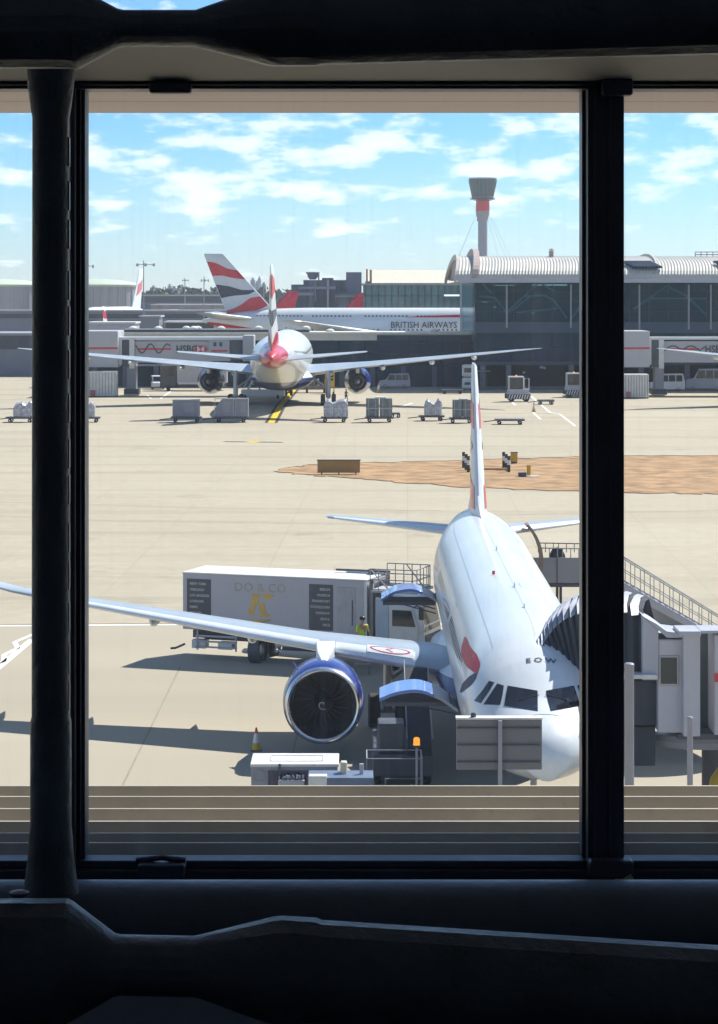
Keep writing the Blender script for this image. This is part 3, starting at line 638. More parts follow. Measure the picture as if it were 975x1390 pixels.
# ================================================= catering truck
T = thing('catering_truck', 'white box lorry with dark city-name panels and a raised platform, behind the near aircraft wing', 'truck', (-7.14, 93.9, 0), math.atan2(-2.7, 7.68))
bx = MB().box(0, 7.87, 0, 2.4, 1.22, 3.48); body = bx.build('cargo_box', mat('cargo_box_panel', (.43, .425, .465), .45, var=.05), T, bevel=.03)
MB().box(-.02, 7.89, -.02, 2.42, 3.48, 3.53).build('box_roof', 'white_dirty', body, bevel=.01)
MB().box(7.80, 7.9, -.03, .02, 1.22, 3.46).build('corner_strip', 'white', body)
def zt_(v, D=93.): return Z(v, D)
for x0, x1, words, al in ((.19, 1.24, ['NEW YORK', 'CHICAGO', 'LOS ANGELES', 'LONDON', 'PARIS', 'MADRID'], 'LEFT'), (5.47, 6.48, ['BERLIN', 'MUNICH', 'FRANKFURT', 'DÜSSELDORF', 'WARSAW', 'SEOUL', 'NICE'], 'RIGHT')):
    p = MB().box(x0, x1, -.014, -.004, 1.45, 3.27).build('name_panel', 'dgrey', body)
    for i, wd in enumerate(words): text('city_name', wd, .145, 'white', p, (x0+.13 if al == 'LEFT' else x1-.12, -.018, 3.27-.24-i*.235), align=al, sx=.95)
text('company_name', 'DO & CO', .50, 'palegold', body, (2.25, -.008, 2.86), sx=1.05)
gl_ = MB()
for (pts_) in ([(2.98, 2.35), (3.05, 2.75), (3.35, 2.72), (3.30, 2.35), (3.15, 2.25)], [(3.45, 2.72), (3.75, 2.75), (4.0, 2.68), (3.7, 2.5), (3.5, 2.55)], [(2.85, 2.05), (3.05, 2.35), (3.18, 2.2), (3.1, 1.9), (2.9, 1.85)], [(3.3, 2.3), (3.55, 2.4), (3.65, 2.0), (3.85, 1.85), (3.4, 1.82)], [(2.6, 1.55), (3.1, 1.72), (3.8, 1.68), (3.9, 1.75), (3.0, 1.45)]):
    gl_.prism([(x+.0, -.012, z+.05) for x, z in pts_], (0, .008, 0))
gl_.build('gold_emblem', 'gold', body)
dd = MB().box(6.66, 7.42, -.02, -.004, 1.42, 3.2); d_ = dd.build('side_door', mat('cargo_door_panel', (.40, .395, .435), .45), body, bevel=.01)
MB().tube([(7.3, -.05, 1.7), (7.3, -.05, 2.7)], .02, 6).build('handle', 'dgrey', d_)
ch = MB().box(.3, 9.6, .35, .5, .85, 1.15); ch.box(.3, 9.6, 1.9, 2.05, .85, 1.15)
for x in np.arange(.5, 9.5, .9): ch.box(x, x+.08, .35, 2.05, .9, 1.1)
ch.box(4.2, 5.6, .3, .8, .45, .95); ch.box(5.9, 7.0, 1.2, 2.0, .5, 1.1); ch.box(.7, 7.4, .6, 1.8, .75, 1.2)
sx_ = MB()
for k_ in range(2):
    for y_ in (.62, 1.75): sx_.tube([(1.2+2.9*k_, y_, 1.12), (3.9+2.9*k_, y_, 1.2)], .06, 6)
ch.build('chassis', 'dgrey', T); sx_.build('scissor_arm', 'dullmetal', T)
gu = MB()
for z_ in (.50, .72, .94):
    for a_, b_ in ((.55, 2.35), (4.0, 7.6)): gu.box(a_, b_, .03, .07, z_, z_+.07)
gu.box(.6, .66, .03, .08, .4, 1.2); gu.box(2.28, 2.34, .03, .08, .4, 1.2); gu.build('side_guard', 'lgrey', T)
MB().box(.35, .95, .1, .5, .45, .8).build('step_box', 'white_dirty', T, bevel=.02)
MB().box(1.5, 2.1, .1, .5, .45, .75).build('step_box', 'white_dirty', T, bevel=.02)
MB().tube([(.05, .1, .6), (-.35, .1, .42), (-.55, .05, .40)], .05, 6).build('tow_arm', 'dgrey', T)
for x_ in (3.15, 8.95):
    for y_ in (.32, 2.08): wheel(T, x_, y_, .5, .34)
MB().lathe([(-.22, .52), (-.22, .60), (.22, .60), (.22, .52)], (3.15, .34, .52), 'X', 20).build('mudguard', 'dgrey', T)
fr_ = MB().box(7.95, 8.1, .15, .3, 1.0, 3.5); fr_.box(7.95, 8.1, 2.1, 2.25, 1.0, 3.5); fr_.box(7.95, 8.1, .15, 2.25, 3.35, 3.5); fr_.build('lift_mast', 'grey', T, bevel=.01)
cab = MB(); prof = [(8.2, .75), (10.1, .75), (10.25, 1.1), (10.22, 1.75), (10.02, 2.55), (9.6, 2.78), (8.2, 2.85)]
cab.prism([(x, .12, z) for x, z in prof], (0, 2.16, 0)); cb = cab.build('cab', mat('pale_cab_paint', (.62, .66, .72), .3, coat=.4), T, bevel=.04)
MB().box(8.25, 8.75, .085, .11, .8, 2.75).build('side_fairing', mat('pale_blue_fairing', (.42, .52, .62), .35), cb, bevel=.01)
dk = MB().prism([(8.8, .09, .95), (9.95, .09, .95), (10.0, .09, 1.7), (9.75, .09, 2.5), (8.8, .09, 2.5)], (0, .02, 0)).build('door', 'white', cb, bevel=.01)
MB().prism([(8.92, .075, 1.75), (9.88, .075, 1.75), (9.7, .075, 2.38), (8.92, .075, 2.38)], (0, .012, 0)).build('side_window', 'cabglass', dk)
MB().prism([(10.235, .25, 1.55), (10.235, 2.15, 1.55), (10.06, 2.1, 2.45), (10.06, .3, 2.45)], (.02, 0, .005)).build('windscreen', 'cabglass', cb)
MB().box(10.2, 10.28, .2, 2.2, .8, 1.4).build('grille', 'dgrey', cb, bevel=.02)
mr_ = MB().tube([(9.8, .1, 2.5), (10.0, -.15, 2.62), (10.25, -.25, 2.55)], .03, 6); mr_.box(10.15, 10.35, -.36, -.2, 2.1, 2.55); mr_.build('mirror', 'black', cb, bevel=.02)
plt = MB(); x0, x1, y0, y1, z0, z1 = 8.0, 9.75, .1, 2.2, 3.12, 3.95
plt.box(x0, x1+.2, y0, y1, z0-.1, z0); pf = plt.build('loading_platform', 'lgrey', T, bevel=.01)
rl = MB()
for z_ in (z0+.03, (z0+z1)/2, z1):
    rl.tube([(x0, y0, z_), (x1, y0, z_), (x1+.12, y0+.2, z_), (x1+.12, y1-.2, z_), (x1, y1, z_), (x0, y1, z_)], .022, 6)
for x_ in np.linspace(x0, x1, 6): 
    for y_ in (y0, y1): rl.tube([(x_, y_, z0), (x_, y_, z1)], .02, 6)
for y_ in np.linspace(y0+.2, y1-.2, 5): rl.tube([(x1+.12, y_, z0), (x1+.12, y_, z1)], .02, 6)
rl.tube([(x0, y0, z1), (x0+.8, y0, z0)], .022, 6); rl.tube([(x0+.8, y1, z1), (x0+1.5, y1, z0)], .022, 6); rl.build('platform_railing', 'dullmetal', pf)
ap = MB().box(5.9, 8.2, 1.9, 2.0, 3.6, 3.68); ap.box(7.4, 7.6, 1.6, 1.9, 3.55, 3.75); ap.build('roof_arm', 'dgrey', T)
# ================================================= people
def person(name, label, loc, rz, pose=0, vest='hivis', s=1., grp=None):
    t = thing(name, label, 'person', loc, rz, grp)
    J = {'pel': (0, 0, .95, .14), 'waist': (0, 0, 1.12, .13), 'chest': (0, .01, 1.36, .155), 'neck': (0, 0, 1.52, .055), 'head': (0, -.02, 1.64, .095), 'top': (0, -.01, 1.73, .085)}
    for k_, s_ in (('l', -1), ('r', 1)):
        J['sh'+k_] = (.19*s_, 0, 1.44, .065); J['el'+k_] = (.27*s_, -.05-.1*pose, 1.16, .048); J['ha'+k_] = (.26*s_, -.22-.15*pose, .98+.12*pose, .04)
        J['hip'+k_] = (.10*s_, 0, .9, .095); J['kn'+k_] = (.12*s_, -.05+.1*s_*pose, .5, .065); J['an'+k_] = (.13*s_, .02+.16*s_*pose, .09, .045); J['to'+k_] = (.14*s_, -.12+.16*s_*pose, .04, .04)
    E_ = [('pel', 'waist'), ('waist', 'chest'), ('chest', 'neck'), ('neck', 'head'), ('head', 'top')]
    for k_ in 'lr': E_ += [('chest', 'sh'+k_), ('sh'+k_, 'el'+k_), ('el'+k_, 'ha'+k_), ('pel', 'hip'+k_), ('hip'+k_, 'kn'+k_), ('kn'+k_, 'an'+k_), ('an'+k_, 'to'+k_)]
    def mk(nm, keys, edges, mt, grow=1.):
        ks = list(keys); me = bpy.data.meshes.new(nm); me.from_pydata([J[k_][:3] for k_ in ks], [(ks.index(a), ks.index(c)) for a, c in edges if a in ks and c in ks], [])
        me.materials.append(M[mt]); o = bpy.data.objects.new(nm, me); C.objects.link(o); o.parent = t; o.modifiers.new('Skin', 'SKIN')
        if not me.skin_vertices:
            bm = bmesh.new(); bm.from_mesh(me); bm.verts.layers.skin.verify(); bm.to_mesh(me); bm.free()
        for i, k_ in enumerate(ks):
            r = J[k_][3]*grow; me.skin_vertices[0].data[i].radius = (r, r*.8)
        me.skin_vertices[0].data[0].use_root = True
        sb = o.modifiers.new('Sub', 'SUBSURF'); sb.levels = 1; sb.render_levels = 1; return o
    mk('body', J.keys(), E_, 'skin')
    mk('vest', ['chest', 'waist', 'pel', 'shl', 'shr', 'ell', 'elr'], [('chest', 'waist'), ('waist', 'pel'), ('chest', 'shl'), ('chest', 'shr'), ('shl', 'ell'), ('shr', 'elr')], vest, 1.14)
    mk('trousers', ['pel', 'hipl', 'hipr', 'knl', 'knr', 'anl', 'anr'], [('pel', 'hipl'), ('pel', 'hipr'), ('hipl', 'knl'), ('knl', 'anl'), ('hipr', 'knr'), ('knr', 'anr')], 'trouser', 1.16)
    MB().lathe([(0, .0), (.0, .118), (.05, .12), (.11, .095), (.145, .045), (.15, 0)], (0, -.01, 1.665), 'Z', 14).build('hair', 'black', t, smooth=50)
    return t
person('person', 'ramp worker in yellow-green vest standing between the box lorry and its cab', (X(492, 90.2), 90.2, .45), .4)
t = thing('step_stool', 'low grey step stool under the worker beside the box lorry cab', 'step stool', (X(492, 90.2), 90.2, 0))
MB().box(-.3, .3, -.25, .25, .4, .45).build('tread', 'grey', t, bevel=.01)
for x_ in (-.26, .26):
    for y_ in (-.21, .21): MB().box(x_-.025, x_+.025, y_-.025, y_+.025, 0, .4).build('leg', 'dgrey', t)
person('person', 'ramp worker in yellow-green vest standing under the right engine of the distant airliner', G(470, 546), 2.6, 1)
# ================================================= near right: passenger boarding bridge
JB = thing('boarding_bridge', 'grey boarding bridge with folded dark canopy against the near airliner, at the right', 'boarding bridge', (10, 62, 0))
M['cabwall'] = mat('mauve_grey_bridge_panel', (.50, .48, .51), .5, var=.08, scale=.6, dirt=(.44, .42, .43))
# cab house
mb = MB(); ubox(mb, 893.5, 928, 868, 995, 59.5, 1.8); BW(mb, 'cab_wall', 'cabwall', JB, bevel=.04)
mb = MB().prism([(X(872, 59.5), 59.4, Z(836, 59.4)), (X(905, 59.5), 59.4, Z(866, 59.4)), (X(930, 59.5), 59.4, Z(866, 59.4)), (X(930, 59.5), 59.4, Z(860, 59.4)), (X(905, 59.5), 59.4, Z(857, 59.4)), (X(890, 59.5), 59.4, Z(846, 59.4))], (0, 1.3, 0))
mb.prism([(X(872, 59.5), 59.45, Z(836, 59.4)), (X(872, 59.5), 59.45, Z(924, 59.4)), (X(894, 59.5), 59.45, Z(924, 59.4)), (X(894, 59.5), 59.45, Z(856, 59.4))], (0, .3, 0))
BW(mb, 'cab_roof', 'lgrey', JB, bevel=.02)
mb = MB(); ubox(mb, 895, 922, 890, 931, 59.47, .03); wf = BW(mb, 'window_frame', 'dullmetal', JB, bevel=.08)
mb = MB(); ubox(mb, 897.5, 919.5, 893, 928.5, 59.44, .02); mb.v = [(x-10, y-62, z) for x, y, z in mb.v]; mb.build('window', 'cabglass', JB, bevel=.05)
mb = MB(); ubox(mb, 842, 893, 916, 922, 59.3, .5); BW(mb, 'sill_beam', 'white_dirty', JB, bevel=.02)
mb = MB(); ubox(mb, 850, 892, 924, 985, 59.8, 2.4); ubox(mb, 850, 890, 986, 1040, 60, 2.2); BW(mb, 'lower_housing', 'slate', JB, bevel=.03)
mb = MB(); ubox(mb, 928, 951, 858, 1000, 59.2, .9); BW(mb, 'corner_column', 'cabwall', JB, bevel=.03)
mb = MB(); ubox(mb, 951, 972, 860, 998, 60.4, .5); BW(mb, 'recess_panel', mat('green_grey_recess', (.10, .13, .14), .6), JB)
mb = MB(); ubox(mb, 922, 952, 857, 864, 59.0, 1.1); ubox(mb, 951, 1300, 856, 860, 59.1, 1.0); BW(mb, 'fascia', 'lgrey', JB, bevel=.02)
mb = MB(); ubox(mb, 970, 1300, 862, 998, 59.3, 1.7); tn = BW(mb, 'tunnel', 'cabwall', JB, bevel=.03)
mb = MB(); ubox(mb, 970, 1300, 914, 926, 59.27, .02); BW(mb, 'red_stripe', 'red', JB)
mb = MB(); ubox(mb, 920, 1300, 996, 1004, 59.6, 2.2); BW(mb, 'under_beam', 'dgrey', JB, bevel=.02)
# curved cable tray under the cab
mb = MB(); cx, cy = X(950, 60), 61.5
mb.lathe([(-.16, 2.05), (.0, 2.1), (.16, 2.05), (.14, 1.6), (0, 1.5), (-.1, 1.6)], (X(957, 61), 62.2, Z(1004, 61)+.05), 'Z', 40); BW(mb, 'rotation_ring', 'grey', JB, smooth=30)
mb = MB().tube([(X(967, 62.5), 62.5, 3.2), (X(967, 62.5), 62.5, .4)], .28, 14); mb.tube([(X(1010, 62.5), 62.5, 3.2), (X(1010, 62.5), 62.5, .4)], .28, 14); leg = BW(mb, 'support_column', 'dgrey', JB, smooth=40)
# folded canopy: arched bellows fanned over the fuselage crown and back to the cab
nf = 14
def path_(P_, t):
    q = t*(len(P_)-1); i = min(int(q), len(P_)-2); f = q-i; return tuple(P_[i][k_]*(1-f)+P_[i+1][k_]*f for k_ in range(len(P_[0])))
TOPP = [(732, 880, 60.9), (741, 866, 61.2), (752, 851, 61.3), (766, 839, 61.1), (785, 831, 60.8), (810, 827, 60.5), (842, 829, 60.3), (874, 836, 60.1)]
BOTP = [(742, 890, 60.7), (758, 903, 60.5), (772, 915, 60.3), (784, 930, 60.1), (797, 942, 60.0), (815, 942, 59.95), (845, 922, 59.9), (874, 917, 59.9)]
rings = []
for i in range(nf*2+1):
    t = i/(nf*2); a = W(*path_(TOPP, t)); b2 = W(*path_(BOTP, t)); dp = (.0 if i % 2 else -.13); up_ = .0 if i % 2 else .05
    m_ = (a+b2)/2+Vector((.0, dp*.9, 0)); bk = 3.9-1.0*t
    rings.append([b2+Vector((0, dp*.4, 0)), m_, a+Vector((0, dp, up_-.06)), a+Vector((.02, .35, up_+.06)), a+Vector((.25, bk*.55, up_+.12)), a+Vector((.5, bk, up_)), a+Vector((.9, bk+.4, -1.4))])
c_o = BW(MB().loft(rings, caps=False, closed=False), 'canopy_bellows', 'slate', JB, fix=False); c_o.modifiers.new('S', 'SOLIDIFY').thickness = .03
for i in range(0, nf*2, 2):
    h, h2 = rings[i], rings[i+1]; lp = MB(); o1, o2 = Vector((-.04, -.10, .02)), Vector((.03, -.04, .07))
    lp.add([h[2]+o1+Vector((0, 0, -.05)), h[3]+o1+Vector((0, 0, .07)), h2[3]+o2, h2[2]+o2+Vector((0, 0, -.02))], [(0, 1, 2, 3)])
    lp.add([h[3]+o1+Vector((0, 0, .07)), h[4]+Vector((0, 0, .06)), h2[4]+Vector((.02, 0, .1)), h2[3]+o2], [(0, 1, 2, 3)])
    lp.add([h[4]+Vector((0, 0, .06)), h[5]+Vector((0, 0, .06)), h2[5]+Vector((.02, 0, .1)), h2[4]+Vector((.02, 0, .1))], [(0, 1, 2, 3)])
    lo = BW(lp, 'canopy_top_flap', 'lgrey', JB, fix=False); lo.modifiers.new('S', 'SOLIDIFY').thickness = .015
# grey slatted guidance board seen from behind, on a post
JD = thing('guidance_board', 'grey ribbed back of a guidance board on a post, in front of the near nose', 'guidance board', (X(684, 45), 45, 0))
D_ = 45.
mb = MB(); ubox(mb, 620, 736, 977, 1045, D_, .18); bo = BW(mb, 'board_back', mat('mid_grey_board', (.16, .155, .16), .6, var=.1), JD, bevel=.01)
mb = MB()
for v in (987.5, 1010.5, 1033.5): ubox(mb, 620.5, 735.5, v, v+2.5, D_-.04, .04)
BW(mb, 'rib', mat('dark_rib', (.085, .085, .09), .7), JD, bevel=.01)
mb = MB(); ubox(mb, 619, 737, 974.5, 977, D_-.04, .26); BW(mb, 'top_cap', 'white_dirty', JD, bevel=.01)
mb = MB().box(X(676, D_), X(681.5, D_), D_-.13, D_-.04, 0, Z(977, D_)); BW(mb, 'post', 'grey', JD, bevel=.01)
mb = MB().lathe([(0, .05), (.05, .06), (.09, .04), (.10, 0)], (X(643, D_), D_+.05, Z(974.5, D_)), 'Z', 12); BW(mb, 'cap_fitting', 'dgrey', JD, smooth=40)
for u0, u1, vt, D2, lb in ((848, 861, 905, 44., 'tall round grey post just right of the right mullion'), (933, 941, 978, 44., 'short slim grey post under the boarding bridge, near the right edge')):
    r = (u1-u0)/2*D2/F; t = thing('steel_post', lb, 'post', (X((u0+u1)/2, D2), D2, 0)); zt2 = Z(vt, D2)
    MB().lathe([(0, r), (zt2, r), (zt2+.01, r*1.06), (zt2+.05, r*1.06), (zt2+.07, r*.8), (zt2+.075, 0)], (0, 0, 0), 'Z', 20).build('shaft', 'grey', t, smooth=35)
    MB().box(-.2, .2, -.2, .2, 0, .02).build('base_plate', 'grey', t)
# yellow machine corner, bottom right
t = thing('yellow_housing', 'rounded dark yellow equipment housing at the bottom right corner of the view', 'machine', (X(985, 60), 60, 0))
MB().lathe([(0, .52), (1.0, .52), (1.9, .46), (2.25, .38), (2.5, .2), (2.56, 0)], (0, 0, 0), 'Z', 24).build('housing', 'yellow', t, smooth=40)
MB().lathe([(1.0, .53), (1.02, .55), (1.1, .55), (1.12, .53)], (0, 0, 0), 'Z', 24).build('band', 'dgrey', t, smooth=40)
MB().box(-.5, .5, -.4, .4, 0, .12).build('base', 'dgrey', t)
# boarding stairs at the rear port door
t = thing('boarding_stairs', 'mobile steps with grey side panels and railings at the rear door of the near airliner', 'mobile stairs', (11, 97, 0))
D_ = 96.5
mb = MB(); ubox(mb, 716, 842, 757, 794, D_, .06); ubox(mb, 716, 842, 757, 794, D_+2, .06); mb.box(X(716, D_), X(842, D_), D_, D_+2, Z(794, D_), Z(794, D_)+.08); BW(mb, 'platform', mat('flat_grey_side_panel', (.27, .28, .30), .6, var=.06), t, bevel=.01)
mb = MB()
for u in (756, 790): ubox(mb, u, u+1.2, 757, 794, D_-.03, .03)
ubox(mb, 736, 842, 793, 797, D_-.04, .1); BW(mb, 'panel_joint', 'dgrey', t)
mb = MB()
for yy_ in (D_, D_+2):
    mb.tube([(X(735, D_), yy_, Z(744, D_)), (X(845, D_), yy_, Z(746, D_))], .025, 6)
    for u in (736, 746, 757, 764, 775, 786, 800, 815, 830): mb.tube([(X(u, D_), yy_, Z(745, D_)), (X(u, D_), yy_, Z(757, D_))], .022, 6)
BW(mb, 'railing', 'dullmetal', t)
top = Vector((X(843, D_), D_, Z(797, D_)+.1)); bot = Vector((X(952, 102.5), D_+.2, .1)); bot.x = 15.4; top.z = 2.7
def along_(q, dz=0, dy=0): p = top.lerp(bot, q); return Vector((p.x, p.y+dy, p.z+dz))
mb = MB()
for dy in (0, 1.9): mb.prism([along_(0, .15, dy), along_(1, .15, dy), along_(1, -.12, dy), along_(0, -.25, dy)], (0, .08, 0))
BW(mb, 'stringer', 'lgrey', t)
mb = MB()
for i in range(16): p = along_((i+.5)/16); mb.box(p.x-.15, p.x+.15, p.y+.08, p.y+1.9, p.z-.02, p.z+.03)
BW(mb, 'step', 'grey', t)
mb = MB()
for dy in (0, 1.95):
    mb.tube([along_(-.02, 1.15, dy), along_(.06, 1.12, dy), along_(1, .95, dy), along_(1.03, .1, dy)], .028, 6); mb.tube([along_(0, .6, dy), along_(1, .5, dy)], .018, 6)
    for i in range(12): mb.tube([along_(i/11, .1, dy), along_(i/11, 1.12-.17*i/11, dy)], .02, 6)
BW(mb, 'handrail', 'dullmetal', t)
mb = MB().prism([along_(0, -.2, 1.0), along_(.75, -.2, 1.0), Vector((13.6, D_+1.2, .6)), Vector((11.2, D_+1.2, .6))], (0, .1, 0)); BW(mb, 'bracing_panel', 'lgrey', t)
mb = MB().box(10.4, 14.6, D_+.3, D_+1.8, .35, .6)
for x_ in (8.4, 10.8): 
    for dy in (.1, 1.8): mb.tube([(x_, D_+dy, .4), (x_, D_+dy, 2.7)], .06, 8)
mb.box(8, 15, D_+.5, D_+1.5, .3, .42); BW(mb, 'chassis', 'dgrey', t)
for x_ in (8.8, 13.8):
    for y_ in (96.9, 98.3): wheel(t, x_-11, y_-97, .3, .2)
cr_ = thing('supply_bundle', 'dark bundle of supplies on the platform of the mobile stairs', 'bundle', (X(757, 97), 97.2, Z(770, 97)))
MB().lathe([(0, .3), (.2, .38), (.5, .33), (.75, .2), (.82, 0)], (0, 0, .0), 'Z', 12).build('bundle_body', 'slate', cr_, smooth=50)
MB().box(-.9, -.25, -.3, .3, .05, .25).build('tray', 'yellow', cr_, bevel=.02)
# ground power unit and low carts under the window
t = thing('ground_power_unit', 'cream-topped ground power unit parked under the near engine', 'ground power unit', (X(400, 64), 64.6, 0))
D_ = 64.
mb = MB(); mb.box(X(341, D_), X(458, D_), D_, D_+1.45, .35, Z(1040, D_)); BW(mb, 'housing', 'grey', t, bevel=.02)
mb = MB(); mb.box(X(340, D_), X(460, D_), D_-.03, D_+1.5, Z(1041, D_), Z(1040, D_)+.06); lid = BW(mb, 'lid', 'white_dirty', t, bevel=.015)
mb = MB(); z_ = Z(1040, D_)+.062
mb.box(X(366, D_), X(438, D_), D_+.35, D_+.38, z_, z_+.012); mb.box(X(366, D_), X(438, D_), D_+1.1, D_+1.13, z_, z_+.012); mb.box(X(366, D_), X(367, D_), D_+.35, D_+1.1, z_, z_+.012); mb.box(X(437, D_), X(438, D_), D_+.35, D_+1.1, z_, z_+.012); BW(mb, 'lid_seam', 'lgrey', t)
mb = MB(); mb.box(X(364, D_), X(436, D_), D_-.04, D_-.02, .4, Z(1046, D_)); BW(mb, 'control_panel', 'navy', t)
mb = MB(); mb.box(X(378, D_), X(414, D_), D_-.3, D_-.05, .4, Z(1056, D_)); BW(mb, 'engine_cover', 'dullmetal', t, bevel=.03)
mb = MB()
for i in range(9): x_ = X(380+4*i, D_); z2 = Z(1055, D_); mb.tube([(x_, D_-.2, z2), (x_+random.uniform(-.1, .1), D_-.2, z2+random.uniform(.05, .12))], random.uniform(.02, .045), 6)
BW(mb, 'hose_fitting', 'dullmetal', t)
mb = MB().tube([(X(380, D_), D_-.15, .5), (X(380, D_), D_-.15, Z(1038, D_)+.05)], .035, 8); BW(mb, 'exhaust_pipe', 'dgrey', t)
mb = MB().lathe([(0, .16), (.02, .16), (.03, .12), (.03, 0)], (X(352, D_), D_-.02, Z(1052, D_)), 'Y', 20); BW(mb, 'gauge', 'lgrey', t)
for x_ in (-1., .9):
    for y_ in (-.5, .7): wheel(t, x_, y_, .24, .16)
t = thing('towing_cart', 'low blue-grey cart with a cream deck box beside the ground power unit', 'cart', (X(465, 62), 62.4, 0)); D_ = 62.
mb = MB(); mb.box(X(418, D_), X(507, D_), D_, D_+1.0, .5, Z(1056, D_)); BW(mb, 'deck', mat('blue_grey_cart_paint', (.13, .17, .25), .45), t, bevel=.02)
mb = MB(); mb.box(X(419, D_), X(444, D_), D_-.02, D_+.3, .6, Z(1055, D_)+.03); BW(mb, 'deck_box', 'white_dirty', t, bevel=.02)
mb = MB().box(X(462, D_), X(471, D_), D_+.5, D_+.8, .8, Z(1040, D_)); BW(mb, 'cream_canister', mat('cream_plastic', (.55, .52, .42), .5), t, bevel=.04)
mb = MB().tube([(X(491, D_), D_+.5, .8), (X(491, D_), D_+.5, Z(1042, D_))], .06, 10); BW(mb, 'blue_post', 'lgrey', t, smooth=40)
for x_ in (-.7, .6):
    for y_ in (-.3, .4): wheel(t, x_, y_, .22, .14)
t = thing('equipment_trolley', 'dark open-frame trolley with thin rails near the amber beacon', 'trolley', (X(535, 64), 64.5, 0)); D_ = 63.5
mb = MB(); x0, x1 = X(498, D_), X(573, D_); z1 = Z(1030, D_)
for y_ in (D_, D_+1.2):
    mb.tube([(x0, y_, .6), (x0, y_, z1), (x1, y_, z1), (x1, y_, .6)], .02, 6)
mb.tube([(x0, D_, z1), (x0, D_+1.2, z1)], .02, 6); mb.tube([(x1, D_, z1), (x1, D_+1.2, z1)], .02, 6)
mb.tube([(X(523, D_), D_-.3, .5), (X(523, D_), D_-.3, Z(1054, D_)), (X(573, D_), D_-.3, Z(1054, D_)), (X(573, D_), D_-.3, .5)], .022, 6); BW(mb, 'frame', 'grey', t)
mb = MB().box(x0, x1, D_, D_+1.2, .45, .62); BW(mb, 'deck', 'dgrey', t, bevel=.02)
mb = MB()
for i in range(10): x_ = X(554+2.2*i, D_); mb.box(x_-.02, x_+.03, D_-.32, D_+.1, .62, random.uniform(1.0, 1.35))
BW(mb, 'coupling_parts', 'dullmetal', t, bevel=.01)
for x_ in (-.6, .6):
    for y_ in (-.6, .5): wheel(t, x_, y_, .22, .14)
t = thing('beacon_post', 'slim post with a lit amber beacon beside the dark trolley', 'warning beacon', (X(566, 65), 65.2, 0))
MB().tube([(0, 0, 0), (0, 0, Z(1014, 65))], .03, 8).build('post', 'lgrey', t, smooth=40)
zb2 = Z(1014, 65)
em, en, eb_ = nodes('amber_lamp'); eb_.inputs['Base Color'].default_value = (.8, .25, .02, 1); eb_.inputs['Emission Color'].default_value = (1, .28, .02, 1); eb_.inputs['Emission Strength'].default_value = .9; M['amber'] = em
MB().lathe([(0, .09), (.03, .1), (.03, .09), (.2, .085), (.23, .05), (.24, 0)], (0, 0, zb2), 'Z', 16).build('amber_lens', 'amber', t, smooth=40)
MB().lathe([(-.06, .07), (0, .1), (.02, .1)], (0, 0, zb2), 'Z', 16).build('lamp_base', 'dgrey', t, smooth=40)
# traffic cones
def cone(loc, label, h=.75, grp='traffic cones on the apron'):
    t = thing('traffic_cone', label, 'traffic cone', loc, 0, grp); r = h*.2
    MB().lathe([(.03, r), (h*.35, r*.75)], n=16, axis='Z').build('lower_body', 'yellow', t, smooth=50)
    MB().lathe([(h*.35, r*.76), (h*.75, r*.42)], n=16, axis='Z').build('reflective_band', 'white', t, smooth=50)
    MB().lathe([(h*.75, r*.42), (h, r*.18), (h*1.0, 0)], n=16, axis='Z').build('tip', 'orange', t, smooth=50)
    MB().box(-r*1.2, r*1.2, -r*1.2, r*1.2, 0, .035).build('base', 'dgrey', t, bevel=.01)
    return t
cone(G(348, 1019), 'tall orange-tipped traffic cone with yellow foot, left of the near engine')
cone((X(372, 66.6), 66.6, 0), 'orange traffic cone just behind the ground power unit', .9)
cone(G(514, 533), 'small orange cone near the parked silver estate car', 1.5)
cone(G(725, 559), 'tiny dark orange cone between the white guide lines beyond the island', 1.2)
# ================================================= grass island furniture
def marker_posts(us, D0_, label):
    for k_, (u, v) in enumerate(us):
        p = G(u, v); t = thing('marker_post', label[k_], 'marker post', p, 0, 'black and white marker posts on the grass island')
        h = 1.35
        MB().tube([(0, 0, 0), (0, 0, h*.45)], .13, 8).build('lower_band', 'black', t, smooth=40); MB().tube([(0, 0, h*.45), (0, 0, h*.75)], .13, 8).build('white_band', 'white', t, smooth=40); MB().tube([(0, 0, h*.75), (0, 0, h)], .13, 8).build('upper_band', 'black', t, smooth=40)
marker_posts([(629.5, 635), (633, 638), (636, 641)], 0, ['left group of marker posts: the farthest one', 'left group of marker posts: the middle one', 'left group of marker posts: the nearest, beside the near tail fin'])
marker_posts([(684, 635), (687.5, 638), (691, 641)], 0, ['marker post nearest the orange-brown box on the grass, farthest of three', 'middle marker post of the group right of the near tail fin', 'nearest marker post of the group right of the near tail fin'])
t = thing('taxiway_sign', 'long low ochre board standing on the left part of the dry grass island', 'taxiway sign', G(460, 644))
MB().box(-1.75, 1.75, -.12, .12, .15, 1.15).build('board', mat('ochre_board', (.34, .19, .05), .6, var=.1), t, bevel=.03)
MB().box(-1.8, 1.8, -.15, .15, 1.15, 1.22).build('top_edge', 'dgrey', t)
for x_ in (-1.4, 0, 1.4): MB().box(x_-.05, x_+.05, -.05, .05, 0, .2).build('leg', 'dgrey', t)
t = thing('ochre_cabinet', 'small ochre ribbed cabinet at the far edge of the grass island', 'cabinet', G(698, 629))
MB().box(-.3, .3, -.25, .25, .15, .95).build('door_panel', 'yellow', t, bevel=.02); MB().box(-.33, .33, -.28, .28, .95, 1.0).build('lid', 'dgrey', t); MB().box(-.25, .25, -.2, .2, 0, .15).build('plinth', 'dgrey', t); MB().box(-.75, -.3, -.1, .1, .1, .3).build('cable_box', 'dgrey', t)
t = thing('ochre_marker', 'small upright ochre marker on a pale slab near the right mullion', 'marker', G(718, 647))
